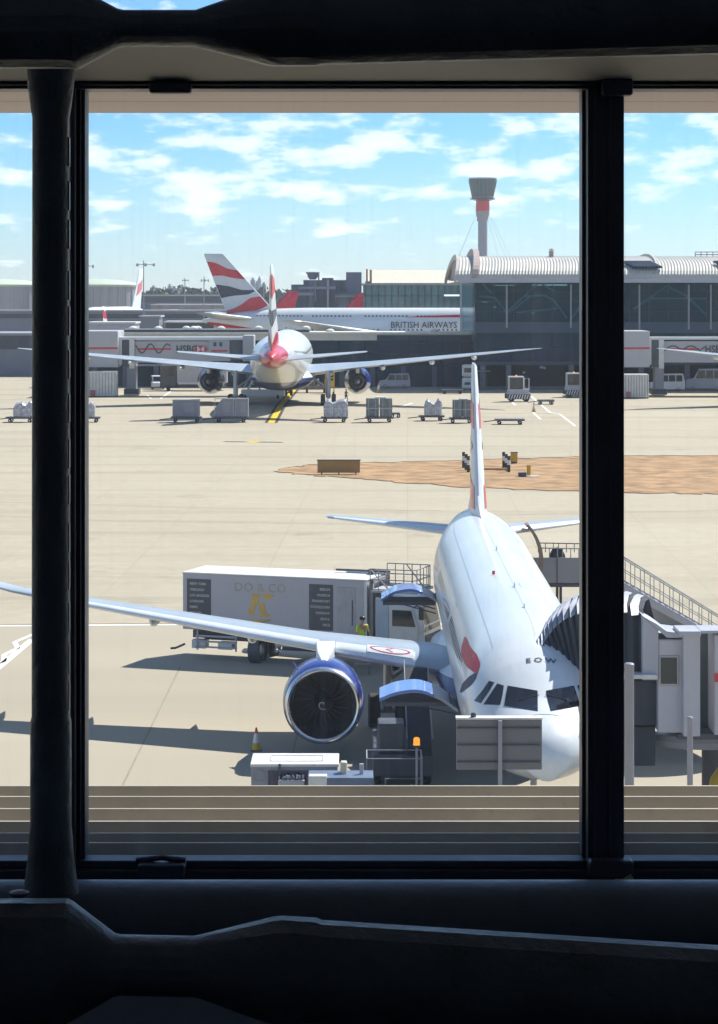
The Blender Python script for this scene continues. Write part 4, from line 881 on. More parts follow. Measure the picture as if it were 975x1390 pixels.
MB().box(-.16, .16, -.1, .1, .1, .95).build('plate', 'yellow', t, bevel=.02); MB().box(-.25, .8, -.4, .4, 0, .06).build('slab', 'concretelight', t); MB().box(-.85, -.2, -.25, .25, 0, .35).build('lamp_block', 'dgrey', t, bevel=.04)
t = thing('low_ochre_rail', 'low ochre rail lying on the grass right of the near tail fin', 'rail', G(664, 640))
MB().box(-1.6, 1.6, -.1, .1, .12, .28).build('rail_bar', mat('dull_ochre', (.36, .22, .08), .7), t, bevel=.02); MB().box(-1.5, -1.4, -.1, .1, 0, .15).build('foot', 'dgrey', t); MB().box(1.4, 1.5, -.1, .1, 0, .15).build('foot', 'dgrey', t)
# ================================================= painted lines
line('stand_line', [(-200, 852), (110, 849), (250, 848.3)], .35, 'linew', .012)
line('stand_line', [(505, 847.5), (660, 847.5)], .35, 'linew', .012)
line('red_edge_line', [(-200, 849.6), (110, 847), (250, 846.4)], .12, mat('worn_red_line', (.35, .20, .15), .8), .010)
line('stand_line', [(-30, 930), (44, 868)], .32, 'linew', .012)
line('zigzag_line', [(-5, 902), (5, 898), (6, 889), (24, 880), (20, 872), (48, 860)], .22, 'linew', .012)
line('lead_in_border', [(368, 574), (381, 551), (391, 539), (402, 526)], 1.5, 'lineb', .010)
line('lead_in_line', [(368, 574), (381, 551), (391, 539), (402, 526)], .75, 'liney', .016)
line('painted_marking', [(304, 599.5), (384, 600.5)], 1.0, 'lineb', .010)
line('yellow_patch', [(338, 599.5), (352, 600)], 2.2, 'liney', .016)
line('painted_marking', [(545, 716), (612, 716)], .9, 'lineb', .010)
line('yellow_patch', [(598, 716.5), (607, 716.5)], 1.4, 'liney', .016)
line('guide_line', [(717, 534), (747, 560), (760, 562), (781, 578)], .28, 'linew')
line('guide_line', [(724, 560), (734, 569)], .28, 'linew'); line('guide_line', [(686, 537), (700, 550)], .28, 'linew')
line('guide_line', [(745, 531.5), (755, 532)], .5, 'linew'); line('guide_line', [(725, 531.5), (735, 532)], .5, 'linew')
line('guide_line', [(218, 541), (232, 531)], .28, 'linew'); line('guide_line', [(205, 541), (200, 536)], .28, 'linew'); line('guide_line', [(560, 547), (545, 552)], .4, 'linew')
line('slab_joint', [(245, 905), (160, 1080)], .06, mat('joint_filler', (.27, .23, .17), .9), .009)
line('slab_joint', [(455, 770), (385, 1080)], .05, bpy.data.materials['joint_filler'], .009)
line('tyre_mark', [(-200, 690), (110, 706), (600, 713)], .7, mat('faint_tyre_mark', (.34, .29, .205), .9), .006)
line('tyre_mark', [(-200, 676), (300, 690), (600, 693)], .5, bpy.data.materials['faint_tyre_mark'], .006)
line('tyre_mark', [(640, 700), (1100, 690)], .5, bpy.data.materials['faint_tyre_mark'], .006)

# dark belt loader standing in the shade between the near engine and the fuselage
t = thing('belt_loader', 'dark belt loader standing in the shade between the near engine and the open cargo door', 'belt loader', (X(545, 72), 71.5, 0))
MB().box(-.9, .9, -2.2, 2.2, .35, 1.0).build('chassis', 'dgrey', t, bevel=.04); MB().box(-.75, .05, -2.0, -1.0, 1.0, 1.9).build('driver_cab', 'dgrey', t, bevel=.05)
MB().prism([(.15, -2.4, 1.0), (.15, 2.6, 2.6), (.15, 2.6, 2.85), (.15, -2.4, 1.25)], (.7, 0, 0)).build('belt', 'rubber', t, bevel=.02)
q = MB()
for x_ in (.12, .88): q.tube([(x_, -2.3, 1.5), (x_, 2.5, 3.1)], .02, 6); q.tube([(x_, -1.2, 1.3), (x_, -1.2, 1.85)], .02, 6); q.tube([(x_, 1.2, 2.1), (x_, 1.2, 2.65)], .02, 6)
q.build('side_rail', 'grey', t)
for x_ in (-.75, .75):
    for y_ in (-1.5, 1.4): wheel(t, x_, y_, .33, .22)
HAZE = True
# ================================================= wide-body seen from behind
WB = thing('wide_body_airliner', 'white twin-engine airliner seen from behind with red tail cone and swept fin', 'airliner', (-10.3, 346, 0), PI)
# local: nose origin, +y aft = towards the camera
FW = Fuse([(0, 5.0, 4.9, .05), (.6, 6.1, 4.0, 1.0), (2.5, 7.7, 3.2, 2.1), (5.5, 9.2, 2.7, 3.2), (9, 9.7, 2.5, 3.6), (12, 9.75, 2.5, 3.68), (46, 9.75, 2.5, 3.68), (52, 9.7, 3.0, 3.5), (58, 9.5, 4.1, 3.0), (64, 9.0, 5.5, 2.15), (69, 8.5, 6.1, 1.45), (72.6, 8.15, 6.35, 1.0), (74, 7.8, 6.6, .6), (74.4, 7.5, 6.9, .2)])
M['skinW'] = paint('wide_body_skin', [('Z', '<', 3.75, (.02, .03, .12)), ('Y', '>', 66.5, (.55, .03, .04))], (.68, .69, .68), .3)
fw = FW.mesh(60, 44).build('fuselage', 'skinW', WB, smooth=50)
for side in (-1, 1):
    for i in range(50): a = 12+i*1.0; FW.patch('cabin_window', a, a+.35, lambda q: side*1.30, lambda q: side*1.2, 'glass', fw, 1, 1, .02)
WW = [(2.6, 21.5, 4.2, 14.5, .12, 5), (4.0, 22.5, 4.3, 13.2, .12, 5), (11.5, 27.8, 5.2, 8.2, .105, 5), (31, 41.0, 7.45, 2.6, .09, 5), (34, 44.3, 7.8, 1.0, .07, 5)]
for side in (-1, 1):
    wo = wing(WB, WW, side, 'wing', 'wingtop', slat=[(1.1, 2.9)], ctl=True)
    for xx, le, zz in ((6.5, 33.5, 4.2), (13.5, 34.8, 5.0), (20, 37.4, 5.8), (25.5, 39.8, 6.5)):
        MB().lathe([(-2.2, .02), (-1.6, .25), (-.6, .38), (.6, .38), (1.8, .22), (2.6, .03)], (xx*side, le, zz), 'Y', 10).build('flap_track_fairing', 'white', wo, smooth=50)
    MB().add([(q*side, y_, z_) for q, y_, z_ in ((7.2, 34.6, 4.75), (8.1, 34.6, 4.86), (8.1, 36.3, 4.72), (7.2, 36.3, 4.6))], [(0, 1, 2, 3)]).build('dark_flap_gap', 'dgrey', wo)  # dark grey quad over the inboard flap edge
    engine(WB, 10.1*side, 24.5, 2.95, 1.72, 5.6, rear=True, fanblades=20)
    MB().box(10.1*side-.25, 10.1*side+.25, 26, 32, 4.1, 5.1).build('pylon', 'alum', WB, bevel=.1)
    wing(WB, [(.8, 61.5, 6.9, 7.2, .1, 6), (1.6, 62.3, 6.95, 6.4, .1, 6), (11.0, 69.3, 7.95, 2.3, .09, 6), (11.3, 70.0, 8.0, 1.5, .07, 6)], side, 'tailplane', 'wingtop', slat=[(1, 2.8)], ctl=False)
    g = MB().tube([(6.2*side, 36, 1.0), (6.2*side, 35.6, 4.6)], .32, 12); g.tube([(6.2*side, 36, 2.2), (3.5*side, 35, 4)], .16, 8); g.tube([(6.2*side, 34.3, .9), (6.2*side, 37.6, .9)], .2, 8)
    mg = g.build('main_gear', 'dullmetal', WB, smooth=40)
    for y_ in (34.5, 36, 37.5):
        for sx in (-.72, .72): wheel(mg, 6.2*side+sx, y_, .72, .55)
g = MB().tube([(0, 7, .7), (0, 6.8, 3.2)], .2, 10); ng = g.build('nose_gear', 'dullmetal', WB, smooth=40)
for sx in (-.4, .4): wheel(ng, sx, 7, .55, .4)
FWB = Fuse([(17, 3.4, 2.5, 1.6), (21, 4.6, 2.0, 3.9), (26, 5.2, 1.9, 4.3), (36, 5.1, 1.95, 4.2), (41, 4.0, 2.4, 2.2)]); FWB.mesh(30, 32).build('belly_fairing', 'skinW', WB, smooth=60)
fo, S = fin(WB, 'tail_fin', (60.5, 72.2, 8.3), (71.2, 74.6, 18.2), 'white', th=.115)
wv = [('red', curve((0, .83), (.5, .86), (1, .90)), curve((0, .70), (.5, .68), (1, .60)), .02, .99),
      ('navy', curve((0, .47), (.5, .48), (1, .46)), curve((0, .46), (.5, .38), (1, .26)), .1, .99),
      ('red', curve((0, .16), (.5, .20), (1, .06)), curve((0, .0), (.5, .0), (1, .0)), .05, .99)]
stripes(fo, S, wv, .04)
WB2 = dup(WB, (-10.3+83, 346, 0), None, 'airliner whose left wing tip alone reaches into the right pane, beside the far boarding bridge')
# ================================================= double-deck airliner behind the low concourse
DD = thing('double_deck_airliner', 'very large white airliner side-on beyond the low concourse with striped fin and name lettering', 'airliner', (36.5, 535, 0), PI/2-.0)
# local +y aft -> world -x ; local +x port -> world +y? rotated +90deg: local x -> world y, local y -> world -x
FD = Fuse([(0, 5.6, 5.5, .05), (.8, 7.0, 4.3, 1.4), (3, 8.6, 3.3, 2.5), (6, 10.4, 2.8, 3.2), (9.5, 11.5, 2.55, 3.5), (13, 11.75, 2.5, 3.57), (47, 11.75, 2.5, 3.57), (54, 11.6, 3.4, 3.4), (61, 11.1, 5.2, 2.7), (67, 10.3, 6.9, 1.8), (71, 9.5, 8.0, .8), (72.6, 9.0, 8.4, .25)])
M['skinD'] = paint('double_deck_skin', [('Z', '<', 4.5, (.02, .03, .13))], (.74, .75, .75), .3)
fd = FD.mesh(60, 44).build('fuselage', 'skinD', DD, smooth=50)
for i in range(56):
    a = 12.5+i*.86
    if i in (13, 14, 27, 28, 29, 41, 42): continue
    FD.patch('cabin_window', a, a+.36, lambda q: -.98, lambda q: -.90, 'glass', fd, 1, 1, .03)
for i in range(44):
    a = 10+i*1.0
    if i in (10, 11, 20, 21, 33): continue
    FD.patch('cabin_window', a, a+.36, lambda q: -1.70, lambda q: -1.62, 'glass', fd, 1, 1, .03)
rb = FD.patch('tail_ribbon', 11.5, 26.0, lambda q: -1.02+.00*q, lambda q: -1.02+.17*(1-q)**.8+.01, 'red', fd, 16, 2, .05)
# lettering: sits on the port side facing the camera
tx = text('airline_name', 'BRITISH AIRWAYS', 2.05, 'navy', fd, (-3.78, 29.3, 7.15), (PI/2, 0, -PI/2), ext=.03, sx=.93)
fo, S = fin(DD, 'tail_fin', (54.7, 66.8, 9.6), (67.8, 72.3, 24.1), 'white', th=.09)
DDS = [('red', curve((0, .74), (.3, .77), (.65, .86), (1, .885)), curve((0, .60), (.35, .62), (.7, .66), (1, .655)), .02, .985),
       ('navy', curve((.0, .43), (.3, .43), (.65, .49), (1, .52)), curve((.0, .425), (.3, .36), (.65, .34), (1, .30)), .05, .985),
       ('red', curve((0, .33), (.25, .31), (.6, .20), (.8, .14), (1, .10)), curve((0, .20), (.25, .13), (.55, .07), (.8, .0), (1, .0)), .03, .985)]
stripes(fo, S, DDS, .05)
for side in (-1, 1):
    wing(DD, [(1.4, 60.2, 9.2, 10.0, .1, 6), (14.6, 69.5, 10.6, 3.6, .09, 6), (15, 70.5, 10.65, 2.5, .07, 6)], side, 'tailplane', 'wingtop', slat=[(.1, 1.0)], ctl=False)
    wo = wing(DD, [(3, 22, 4.4, 18, .12, 6), (14, 31, 6.0, 12, .1, 6), (38, 48.5, 9.0, 4.2, .09, 6), (39.8, 50.5, 9.2, 2.6, .07, 6)], side, 'wing', 'wingtop', slat=[(.2, 2.8)], ctl=False)
    for xx, yy2 in ((15, 25.5), (25.5, 33)):
        engine(DD, xx*side, yy2, 3.6 if xx == 15 else 4.6, 1.75, 5.0)
    for y_ in (31, 34):
        mg = MB().tube([(3.6*side, y_, .7), (3.6*side, y_, 4)], .3, 10).build('main_gear', 'dullmetal', DD, smooth=40); wheel(mg, 3.6*side-.6, y_, .7, .5); wheel(mg, 3.6*side+.6, y_, .7, .5)
mg = MB().tube([(0, 6, .6), (0, 6, 4)], .25, 10).build('nose_gear', 'dullmetal', DD, smooth=40); wheel(mg, -.4, 6, .6, .4); wheel(mg, .4, 6, .6, .4)
FD.patch('red_tail_belly', 60.5, 71.5, lambda q: -2.95, lambda q: -1.95, 'red', fd, 12, 5, .05)
# ================================================= other airliners parked in the distance (only tails and bodies show)
def far_airliner(label, loc, rz, finm, sc=1., body='white'):
    t = thing('distant_airliner', label, 'airliner', loc, rz, 'airliners parked in the distance'); t.scale = (sc,)*3
    FF = Fuse([(0, 4.6, 4.5, .05), (1.5, 6.0, 3.2, 1.4), (5, 7.5, 2.3, 2.6), (10, 7.9, 2.1, 2.9), (42, 7.9, 2.1, 2.9), (52, 7.6, 4, 2.1), (62, 6.9, 5.9, .5), (63, 6.6, 6.2, .15)])
    f_ = FF.mesh(26, 20).build('fuselage', body, t, smooth=50)
    fo_, S_ = fin(t, 'tail_fin', (49, 59, 7.3), (58, 62, 18), finm, th=.1, n=3)
    for side in (-1, 1):
        wing(t, [(2, 20, 3.6, 11, .12, 5), (29, 40, 6.5, 2.2, .1, 5)], side, 'wing', 'wingtop', ctl=False)
        wing(t, [(.8, 53, 6.2, 5.4, .1, 5), (10, 59.5, 7, 2, .09, 5)], side, 'tailplane', 'wingtop', ctl=False)
        MB().lathe([(0, 1.4), (.3, 1.6), (2, 1.7), (4.6, 1.1)], (9.5*side, 24, 2.4), 'Y', 16).build('engine', 'dgrey', t, smooth=40)
        mg = MB().tube([(5*side, 33, .6), (5*side, 33, 3)], .3, 8).build('main_gear', 'dullmetal', t); wheel(mg, 5*side, 33, .6, .5)
    mg = MB().tube([(0, 6, .5), (0, 6, 3)], .2, 8).build('nose_gear', 'dullmetal', t); wheel(mg, 0, 6, .5, .4)
    return t, S_, fo_
t, S, fo = far_airliner('distant airliner whose slim white fin with red flash stands before the pale drum building', (-92, 773, 0), -.15, 'white', 1.34)
stripes(fo, S, [('red', curve((0, .6), (1, .75)), curve((0, .3), (1, .5)), .1, .95)], .06)
t, S, fo = far_airliner('distant airliner hidden but for a small red and white fin above the low concourse roof', (-60, 619, 0), PI-.1, 'white', .655)
stripes(fo, S, [('red', curve((0, .8), (1, .9)), curve((0, .55), (1, .6)), .02, .98), ('red', curve((0, .35), (1, .45)), curve((0, .1), (1, .1)), .02, .98)], .06)
t, S, fo = far_airliner('distant airliner with dark red fin left of the grey office blocks', (X(400, 700)-40, 730, 0), 1.75+PI, 'red', .87)
t.location = (-19-53, 700, 0); t.rotation_euler = (0, 0, -PI/2)
t, S, fo = far_airliner('distant airliner with dark red fin beside the left end of the glazed hall', (2.5-52, 690, 0), -PI/2, 'red', .85)
# ================================================= glazed terminal hall, right
TH = thing('terminal_hall', 'large dark glazed terminal hall with cream ribbed vaulted roof, right of centre', 'building', (40, 360, 0))
D_ = 360.; x0, x1 = X(645, D_), X(1250, D_); zt = Z(381, D_); z1 = Z(437, D_); z2 = Z(452, D_); z3 = Z(491, D_)
mb = MB().box(x0, x1, D_, D_+.25, z1, zt); BW(mb, 'upper_glazing', 'tglass', TH)
mb = MB().box(x0, x1, D_, D_+.25, z3, z2); BW(mb, 'lower_glazing', 'tglass2', TH)
mb = MB().box(x0-.1, x1, D_-.3, D_+.3, z2, z1); mb.box(x0-.1, x1, D_-.4, D_+.3, z3-.5, z3); BW(mb, 'spandrel', mat('slate_spandrel', (.022, .05, .09), .4), TH)
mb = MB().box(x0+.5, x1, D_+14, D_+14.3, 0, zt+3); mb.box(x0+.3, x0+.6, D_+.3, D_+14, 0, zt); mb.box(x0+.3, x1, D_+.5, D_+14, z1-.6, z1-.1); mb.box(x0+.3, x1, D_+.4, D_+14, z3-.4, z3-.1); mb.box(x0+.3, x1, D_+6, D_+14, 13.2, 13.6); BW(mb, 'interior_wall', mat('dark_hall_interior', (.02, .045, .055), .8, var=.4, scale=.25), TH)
mb = MB().box(x0, x0+.3, D_+.3, D_+46, 0, zt+.1); BW(mb, 'side_wall', 'tglass', TH)
mb = MB()
xx = x0
n = 0
while xx < x1:
    mb.box(xx-.05, xx+.05, D_-.12, D_, z1, zt); mb.box(xx-.05, xx+.05, D_-.12, D_, z3, z2); xx += 3.0; n += 1
for z_ in np.linspace(z1, zt, 5)[1:-1]: mb.box(x0, x1, D_-.08, D_-.003, z_-.04, z_+.04)
for z_ in np.linspace(z3, z2, 3)[1:-1]: mb.box(x0, x1, D_-.08, D_-.003, z_-.04, z_+.04)
BW(mb, 'glazing_bar', mat('dark_glazing_bar', (.03, .045, .055), .5), TH)
mb = MB()
for u in (688, 775, 868, 935, 965): mb.box(X(u, D_)-.13, X(u, D_)+.13, D_-.35, D_-.13, Z(445, D_) if u < 860 else Z(447, D_), zt-.6)
BW(mb, 'facade_mast', 'grey', TH)
# tree-like braces standing just inside the glass
mb = MB()
for (a, b2) in (((650, 402), (672, 404)), ((672, 404), (688, 425)), ((688, 424), (730, 385)), ((692, 424), (720, 402)), ((712, 402), (740, 401)), ((740, 401), (752, 408)), ((752, 408), (770, 432)), ((776, 432), (793, 410)), ((735, 385), (752, 395)), ((655, 385), (668, 398)), ((860, 420), (905, 388)), ((905, 388), (930, 400)), ((930, 400), (960, 428)), ((700, 424), (757, 419)), ((878, 405), (960, 405))):
    p, q = W(a[0], a[1], D_+1.6), W(b2[0], b2[1], D_+1.6); mb.tube([p, q], .17, 6)
BW(mb, 'inner_brace', mat('pale_green_steel', (.62, .78, .76), .5), TH)
mb = MB()
for a_, b2 in (((670, 387), (700, 387)), ((722, 386), (770, 387)), ((655, 410), (662, 410)), ((729, 400), (732, 402)), ((722, 424), (726, 425)), ((670, 416), (674, 417))):
    mb.box(X(a_[0], D_+3), X(b2[0], D_+3), D_+3, D_+3.1, Z(b2[1]+.6, D_+3), Z(a_[1]-.3, D_+3))
ll, ln, lb_ = nodes('lit_hall_lamp'); lb_.inputs['Emission Color'].default_value = (.8, .95, 1, 1); lb_.inputs['Emission Strength'].default_value = .5; M['lit'] = ll
BW(mb, 'ceiling_lamp', 'lit', TH)
mb = MB()
for u in (655, 690, 775, 870, 932, 1000): mb.box(X(u-3.5, D_), X(u+3.5, D_), D_-1.2, D_-.42, 0, z3-.5)
mb.box(x0, x1, D_+.5, D_+.8, 0, .5); BW(mb, 'ground_column', mat('grey_concrete_column', (.12, .13, .16), .7), TH)
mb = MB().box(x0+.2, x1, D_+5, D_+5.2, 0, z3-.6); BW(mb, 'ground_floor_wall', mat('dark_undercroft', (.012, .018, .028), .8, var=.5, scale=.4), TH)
mb = MB()
for u, v, w_, h_ in ((653, 498, 5, 3), (648, 503, 18, 1.2), (733, 497, 5, 3), (738, 498, 3, 3), (710, 504, 3, 3), (689, 510, 3.5, 8), (884, 497, 5, 3)): mb.box(X(u, D_-1.3), X(u+w_, D_-1.3), D_-1.35, D_-1.25, Z(v+h_, D_-1.3), Z(v, D_-1.3))
BW(mb, 'bay_sign', mat('pale_blue_sign', (.22, .25, .34), .5), TH)
# vaulted roof: curved ribs run front to back
zc0, zc1 = Z(379, D_), Z(348.5, 378)
def vault(t):          # t 0 front eave .. 1 rear eave
    a = PI*t; return D_-2.2+20*(1-math.cos(a)), zc0+(zc1-zc0)*math.sin(a)**.85
def vaultmesh(xa, xb, step=.48, amp=.09, off=0.):
    mb = MB(); nx = int((xb-xa)/step*4); NT = 22; vs_ = []
    for i in range(nx+1):
        x_ = xa+(xb-xa)*i/nx; ph = (i % 4); o_ = (0, amp, amp, 0)[ph]
        for j in range(NT+1):
            y_, z_ = vault(j/NT); vs_.append((x_+ .9*math.sin(PI*j/NT), y_, z_+o_+off))
    mb.add(vs_, [(i*(NT+1)+j, (i+1)*(NT+1)+j, (i+1)*(NT+1)+j+1, i*(NT+1)+j+1) for i in range(nx) for j in range(NT)]); return mb
M['roofsheet'] = mat('cream_ribbed_roof', (.50, .47, .41), .5, var=.1, scale=.2)
rf = BW(vaultmesh(X(620, 358), X(640, 358)), 'roof_vault', 'roofsheet', TH)
rf = BW(vaultmesh(X(648, 358), X(1250, 358), off=0), 'roof_vault', 'roofsheet', TH)
def arch(xa, xb, ra, rb_, name, m, off=.25):
    mb = MB(); rings = []
    for j in range(25):
        y_, z_ = vault(j/24); dn = .9*math.sin(PI*j/24); sc_ = math.sin(PI*j/24)
        rings.append([Vector((xa+dn, y_, z_+ra*max(.12, sc_))), Vector((xb+dn, y_, z_+ra*max(.12, sc_))), Vector((xb+dn, y_, z_-.5)), Vector((xa+dn, y_, z_-.5))])
    mb.loft(rings); return BW(mb, name, m, TH)
M['archp'] = mat('rosy_roof_arch', (.40, .31, .28), .6)
arch(X(640, 358), X(648, 358), 1.3, 0, 'roof_arch', 'archp'); arch(X(619, 358)-.3, X(620, 358), .35, 0, 'roof_arch', 'roofsheet')
arch(X(889, 358), X(892, 358), .5, 0, 'roof_arch', 'roofsheet')
gy = [vault(j/24) for j in range(25)]
mb = MB().prism([(X(617, 358)+1.0, y_, z_-.05) for y_, z_ in gy], (.25, 0, 0)); BW(mb, 'gable', mat('rosy_gable', (.34, .27, .25), .6), TH)
mb = MB().box(X(621, 358), X(1250, 358), D_-2.6, D_-2.0, zc0-.55, zc0+.1); BW(mb, 'eaves_gutter', 'lgrey', TH, bevel=.05)
mb = MB().box(X(621, 358), X(1250, 358), D_-2, D_+40, zc0-.5, zc0-.4); BW(mb, 'soffit', 'grey', TH)
for ua, ub in ((842, 880), (965, 1010)):
    mb = MB(); k0, k1 = .10, .19
    (ya, za), (yb, zb_) = vault(k0), vault(k1); mb.prism([(X(ua, 360)+2, ya, za+.3), (X(ub, 360)+2, ya, za+.3), (X(ub, 364), yb, zb_+.3), (X(ua, 364), yb, zb_+.3)], (0, -.2, .3)); BW(mb, 'skylight', 'lit' if 0 else 'glass', TH)
mb = MB().box(X(746, 372), X(751, 372), 371, 373, zc1-.6, Z(340, 372)); mb.tube([(X(748.5, 372), 372, zc1), (X(748.5, 372), 372, Z(336, 372))], .06, 6); mb.box(X(745, 372), X(752, 372), 371.9, 372.1, Z(339, 372), Z(338, 372)); BW(mb, 'roof_vent', 'archp', TH)
mb = MB()
for z_ in (Z(349, 372), Z(345.5, 372), Z(342, 372)): mb.tube([(X(944, 372), 372, z_), (X(1100, 372), 372, z_)], .08, 6)
for u in range(944, 1100, 8): mb.tube([(X(u, 372), 372, Z(351, 372)), (X(u, 372), 372, Z(342, 372))], .08, 6)
BW(mb, 'roof_railing', 'grey', TH)
# lower concourse running left, in front of the double-deck airliner
LC = thing('low_concourse', 'long low concourse with pale roof edge and dark glass, behind the distant twin-engine airliner', 'building', (0, 372, 0))
D_ = 372.; xa, xb = X(112, D_), X(642, D_)
mb = MB().box(xa, xb, D_, D_+9, Z(462, D_), Z(453, D_)); BW(mb, 'roof_slab', 'concretelight', LC)
mb = MB().box(xa-2, xb+.2, D_-.8, D_+9.5, Z(453, D_), Z(450.6, D_)); BW(mb, 'roof_edge', 'white_dirty', LC)
mb = MB().box(xa-2, X(420, D_), D_-.4, D_+9, Z(450.4, D_), Z(447.6, D_)); BW(mb, 'dark_fascia', 'dgrey', LC)
mb = MB().box(X(170, D_), X(420, D_), D_-.5, D_-.1, Z(448, D_)+.1, Z(446.6, D_)+.1); BW(mb, 'coping', 'white_dirty', LC)
mb = MB().box(xa, xb, D_+.4, D_+.6, Z(494, D_), Z(462, D_)); BW(mb, 'glazing', 'tglass2', LC)
mb = MB().box(xa, xb, D_+.7, D_+9, 0, Z(462, D_)); BW(mb, 'back_wall', bpy.data.materials['dark_hall_interior'], LC)
mb = MB()
for x_ in np.arange(xa, xb, 2.4): mb.box(x_-.05, x_+.05, D_+.25, D_+.4, Z(494, D_), Z(462, D_))
mb.box(xa, xb, D_+.25, D_+.4, Z(478, D_)-.06, Z(478, D_)+.06); BW(mb, 'glazing_bar', bpy.data.materials['dark_glazing_bar'], LC)
mb = MB().box(xa, xb, D_-.2, D_+.4, Z(497, D_), Z(494, D_)); BW(mb, 'floor_band', 'grey', LC)
mb = MB()
for u in np.arange(128, 640, 42): mb.box(X(u, D_)-.4, X(u, D_)+.4, D_-.3, D_+.3, 0, Z(497, D_))
BW(mb, 'ground_column', bpy.data.materials['grey_concrete_column'], LC)
mb = MB()
for u in (180, 215, 252, 263, 268, 300, 350, 415, 448, 590): mb.lathe([(0, .7), (.3, .65), (.5, .3), (.55, 0)], (X(u, D_), D_+random.uniform(0, 4), Z(447 if u < 420 else 451, D_)), 'Z', 12)
BW(mb, 'roof_vent', 'white_dirty', LC, smooth=50)
mb = MB().box(X(512, D_), X(640, D_), D_-.2, D_+.2, Z(530, D_), Z(455, D_)); BW(mb, 'grey_glass_bay', bpy.data.materials['smoky_lower_glass'], LC)
mb = MB()
for u in (532, 556, 578, 601, 625): mb.box(X(u, D_)-.07, X(u, D_)+.07, D_-.3, D_-.2, Z(530, D_), Z(455, D_))
for v in (466, 480, 496): mb.box(X(512, D_), X(640, D_), D_-.28, D_-.2, Z(v, D_)-.06, Z(v, D_)+.06)
BW(mb, 'bay_bar', bpy.data.materials['dark_glazing_bar'], LC)
# glazed hall beyond, left of the vault
GH = thing('glazed_hall', 'pale-roofed glass hall beyond the very large airliner, left of the vaulted terminal', 'building', (15, 620, 0)); D_ = 620.
mb = MB().box(X(493, D_), X(628, D_), D_, D_+.3, 0, Z(387, D_)); BW(mb, 'glazing', mat('teal_glass_front', (.06, .17, .19), .15, var=.5, scale=.12, spec=.7), GH)
mb = MB().box(X(495, D_), X(660, D_), D_+.4, D_+40, 0, Z(386, D_)); BW(mb, 'hall_body', 'dgrey', GH)
mb = MB().box(X(491, D_), X(662, D_), D_-1.5, D_+40, Z(387, D_), Z(384.6, D_)); BW(mb, 'roof_edge', 'grey', GH)
mb = MB().prism([(X(496, D_), D_+1, Z(384, D_)), (X(660, D_), D_+1, Z(384, D_)), (X(660, D_), D_+22, Z(367, D_+22)), (X(496, D_), D_+22, Z(366, D_+22))], (0, 1, -.6)); BW(mb, 'sloping_roof', mat('cream_roof', (.60, .55, .44), .6), GH)
mb = MB().box(X(497, D_), X(499.5, D_), D_-.2, D_+4, Z(386, D_), Z(365, D_)); mb.box(X(502, D_), X(505, D_), D_-.2, D_+4, Z(386, D_), Z(366, D_)); BW(mb, 'tan_pier', mat('tan_cladding', (.36, .26, .18), .6), GH)
mb = MB()
for u in np.arange(496, 628, 9): mb.box(X(u, D_)-.12, X(u, D_)+.12, D_-.2, D_, 8, Z(387, D_))
mb.box(X(493, D_), X(628, D_), D_-.2, D_-.05, Z(402, D_), Z(401, D_)); BW(mb, 'glazing_bar', bpy.data.materials['dark_glazing_bar'], GH)
mb = MB().box(X(603, D_), X(624, D_), D_-.35, D_-.25, Z(402, D_), Z(399.6, D_)); BW(mb, 'lit_sign', 'lit', GH)
mb = MB().box(X(628, 500), X(645, 500), 500, 512, 0, Z(386, 500)); BW(mb, 'link_tower', mat('hazy_blue_panel', (.16, .20, .24), .5), GH)
# grey office blocks
OB = thing('grey_office_block', 'dark blue-grey flat office blocks with a squat lookout cab left of the glazed hall', 'building', (X(450, 760), 760, 0)); D_ = 760.
M['bg1'] = mat('blue_grey_cladding', (.12, .14, .19), .6, var=.15, scale=.1); M['bg2'] = mat('mid_grey_cladding', (.2, .21, .25), .6, var=.15, scale=.1)
mb = MB()
for u0, u1, vt, dd_ in ((412, 470, 380, 0), (470, 491, 369.5, -6), (395, 414, 386, 4), (455, 495, 398, -14), (437, 452, 377, 3)): mb.box(X(u0, D_), X(u1, D_), D_+dd_, D_+30, 0, Z(vt, D_))
BW(mb, 'block', 'bg1', OB)
mb = MB()
for u0, u1, v0, v1 in ((385, 425, 397, 401), (405, 455, 389, 392), (455, 493, 401, 403)): mb.box(X(u0, D_-16), X(u1, D_-16), D_-16.5, D_-8, Z(v1, D_-16), Z(v0, D_-16))
BW(mb, 'ledge', 'bg2', OB)
mb = MB()
for u in range(416, 468, 8): mb.box(X(u, D_-.2), X(u+.7, D_-.2), D_-.3, D_, 12, Z(383, D_))
for u in (458, 474, 484): mb.box(X(u, D_-16), X(u+.8, D_-16), D_-15.4, D_-14.02, 10, Z(400, D_))
BW(mb, 'dark_seam', 'dgrey', OB)
mb = MB().lathe([(0, 1.1), (Z(381, D_)-6, .9)], (X(425, D_), D_-4, 6), 'Z', 12); mb.lathe([(0, 1.0), (.8, 1.6), (1.9, 1.9), (2.0, 2.3), (2.4, 2.3), (2.5, 0)], (X(425, D_), D_-4, Z(379.5, D_)), 'Z', 12); BW(mb, 'lookout_cab', 'bg1', OB)
mb = MB().tube([(X(433, D_), D_-4, Z(380, D_)), (X(433, D_), D_-4, Z(372, D_))], .3, 6); mb.tube([(X(446, D_), D_-16, 8), (X(446, D_), D_-16, Z(380, D_))], .35, 6); BW(mb, 'roof_mast', 'grey', OB)
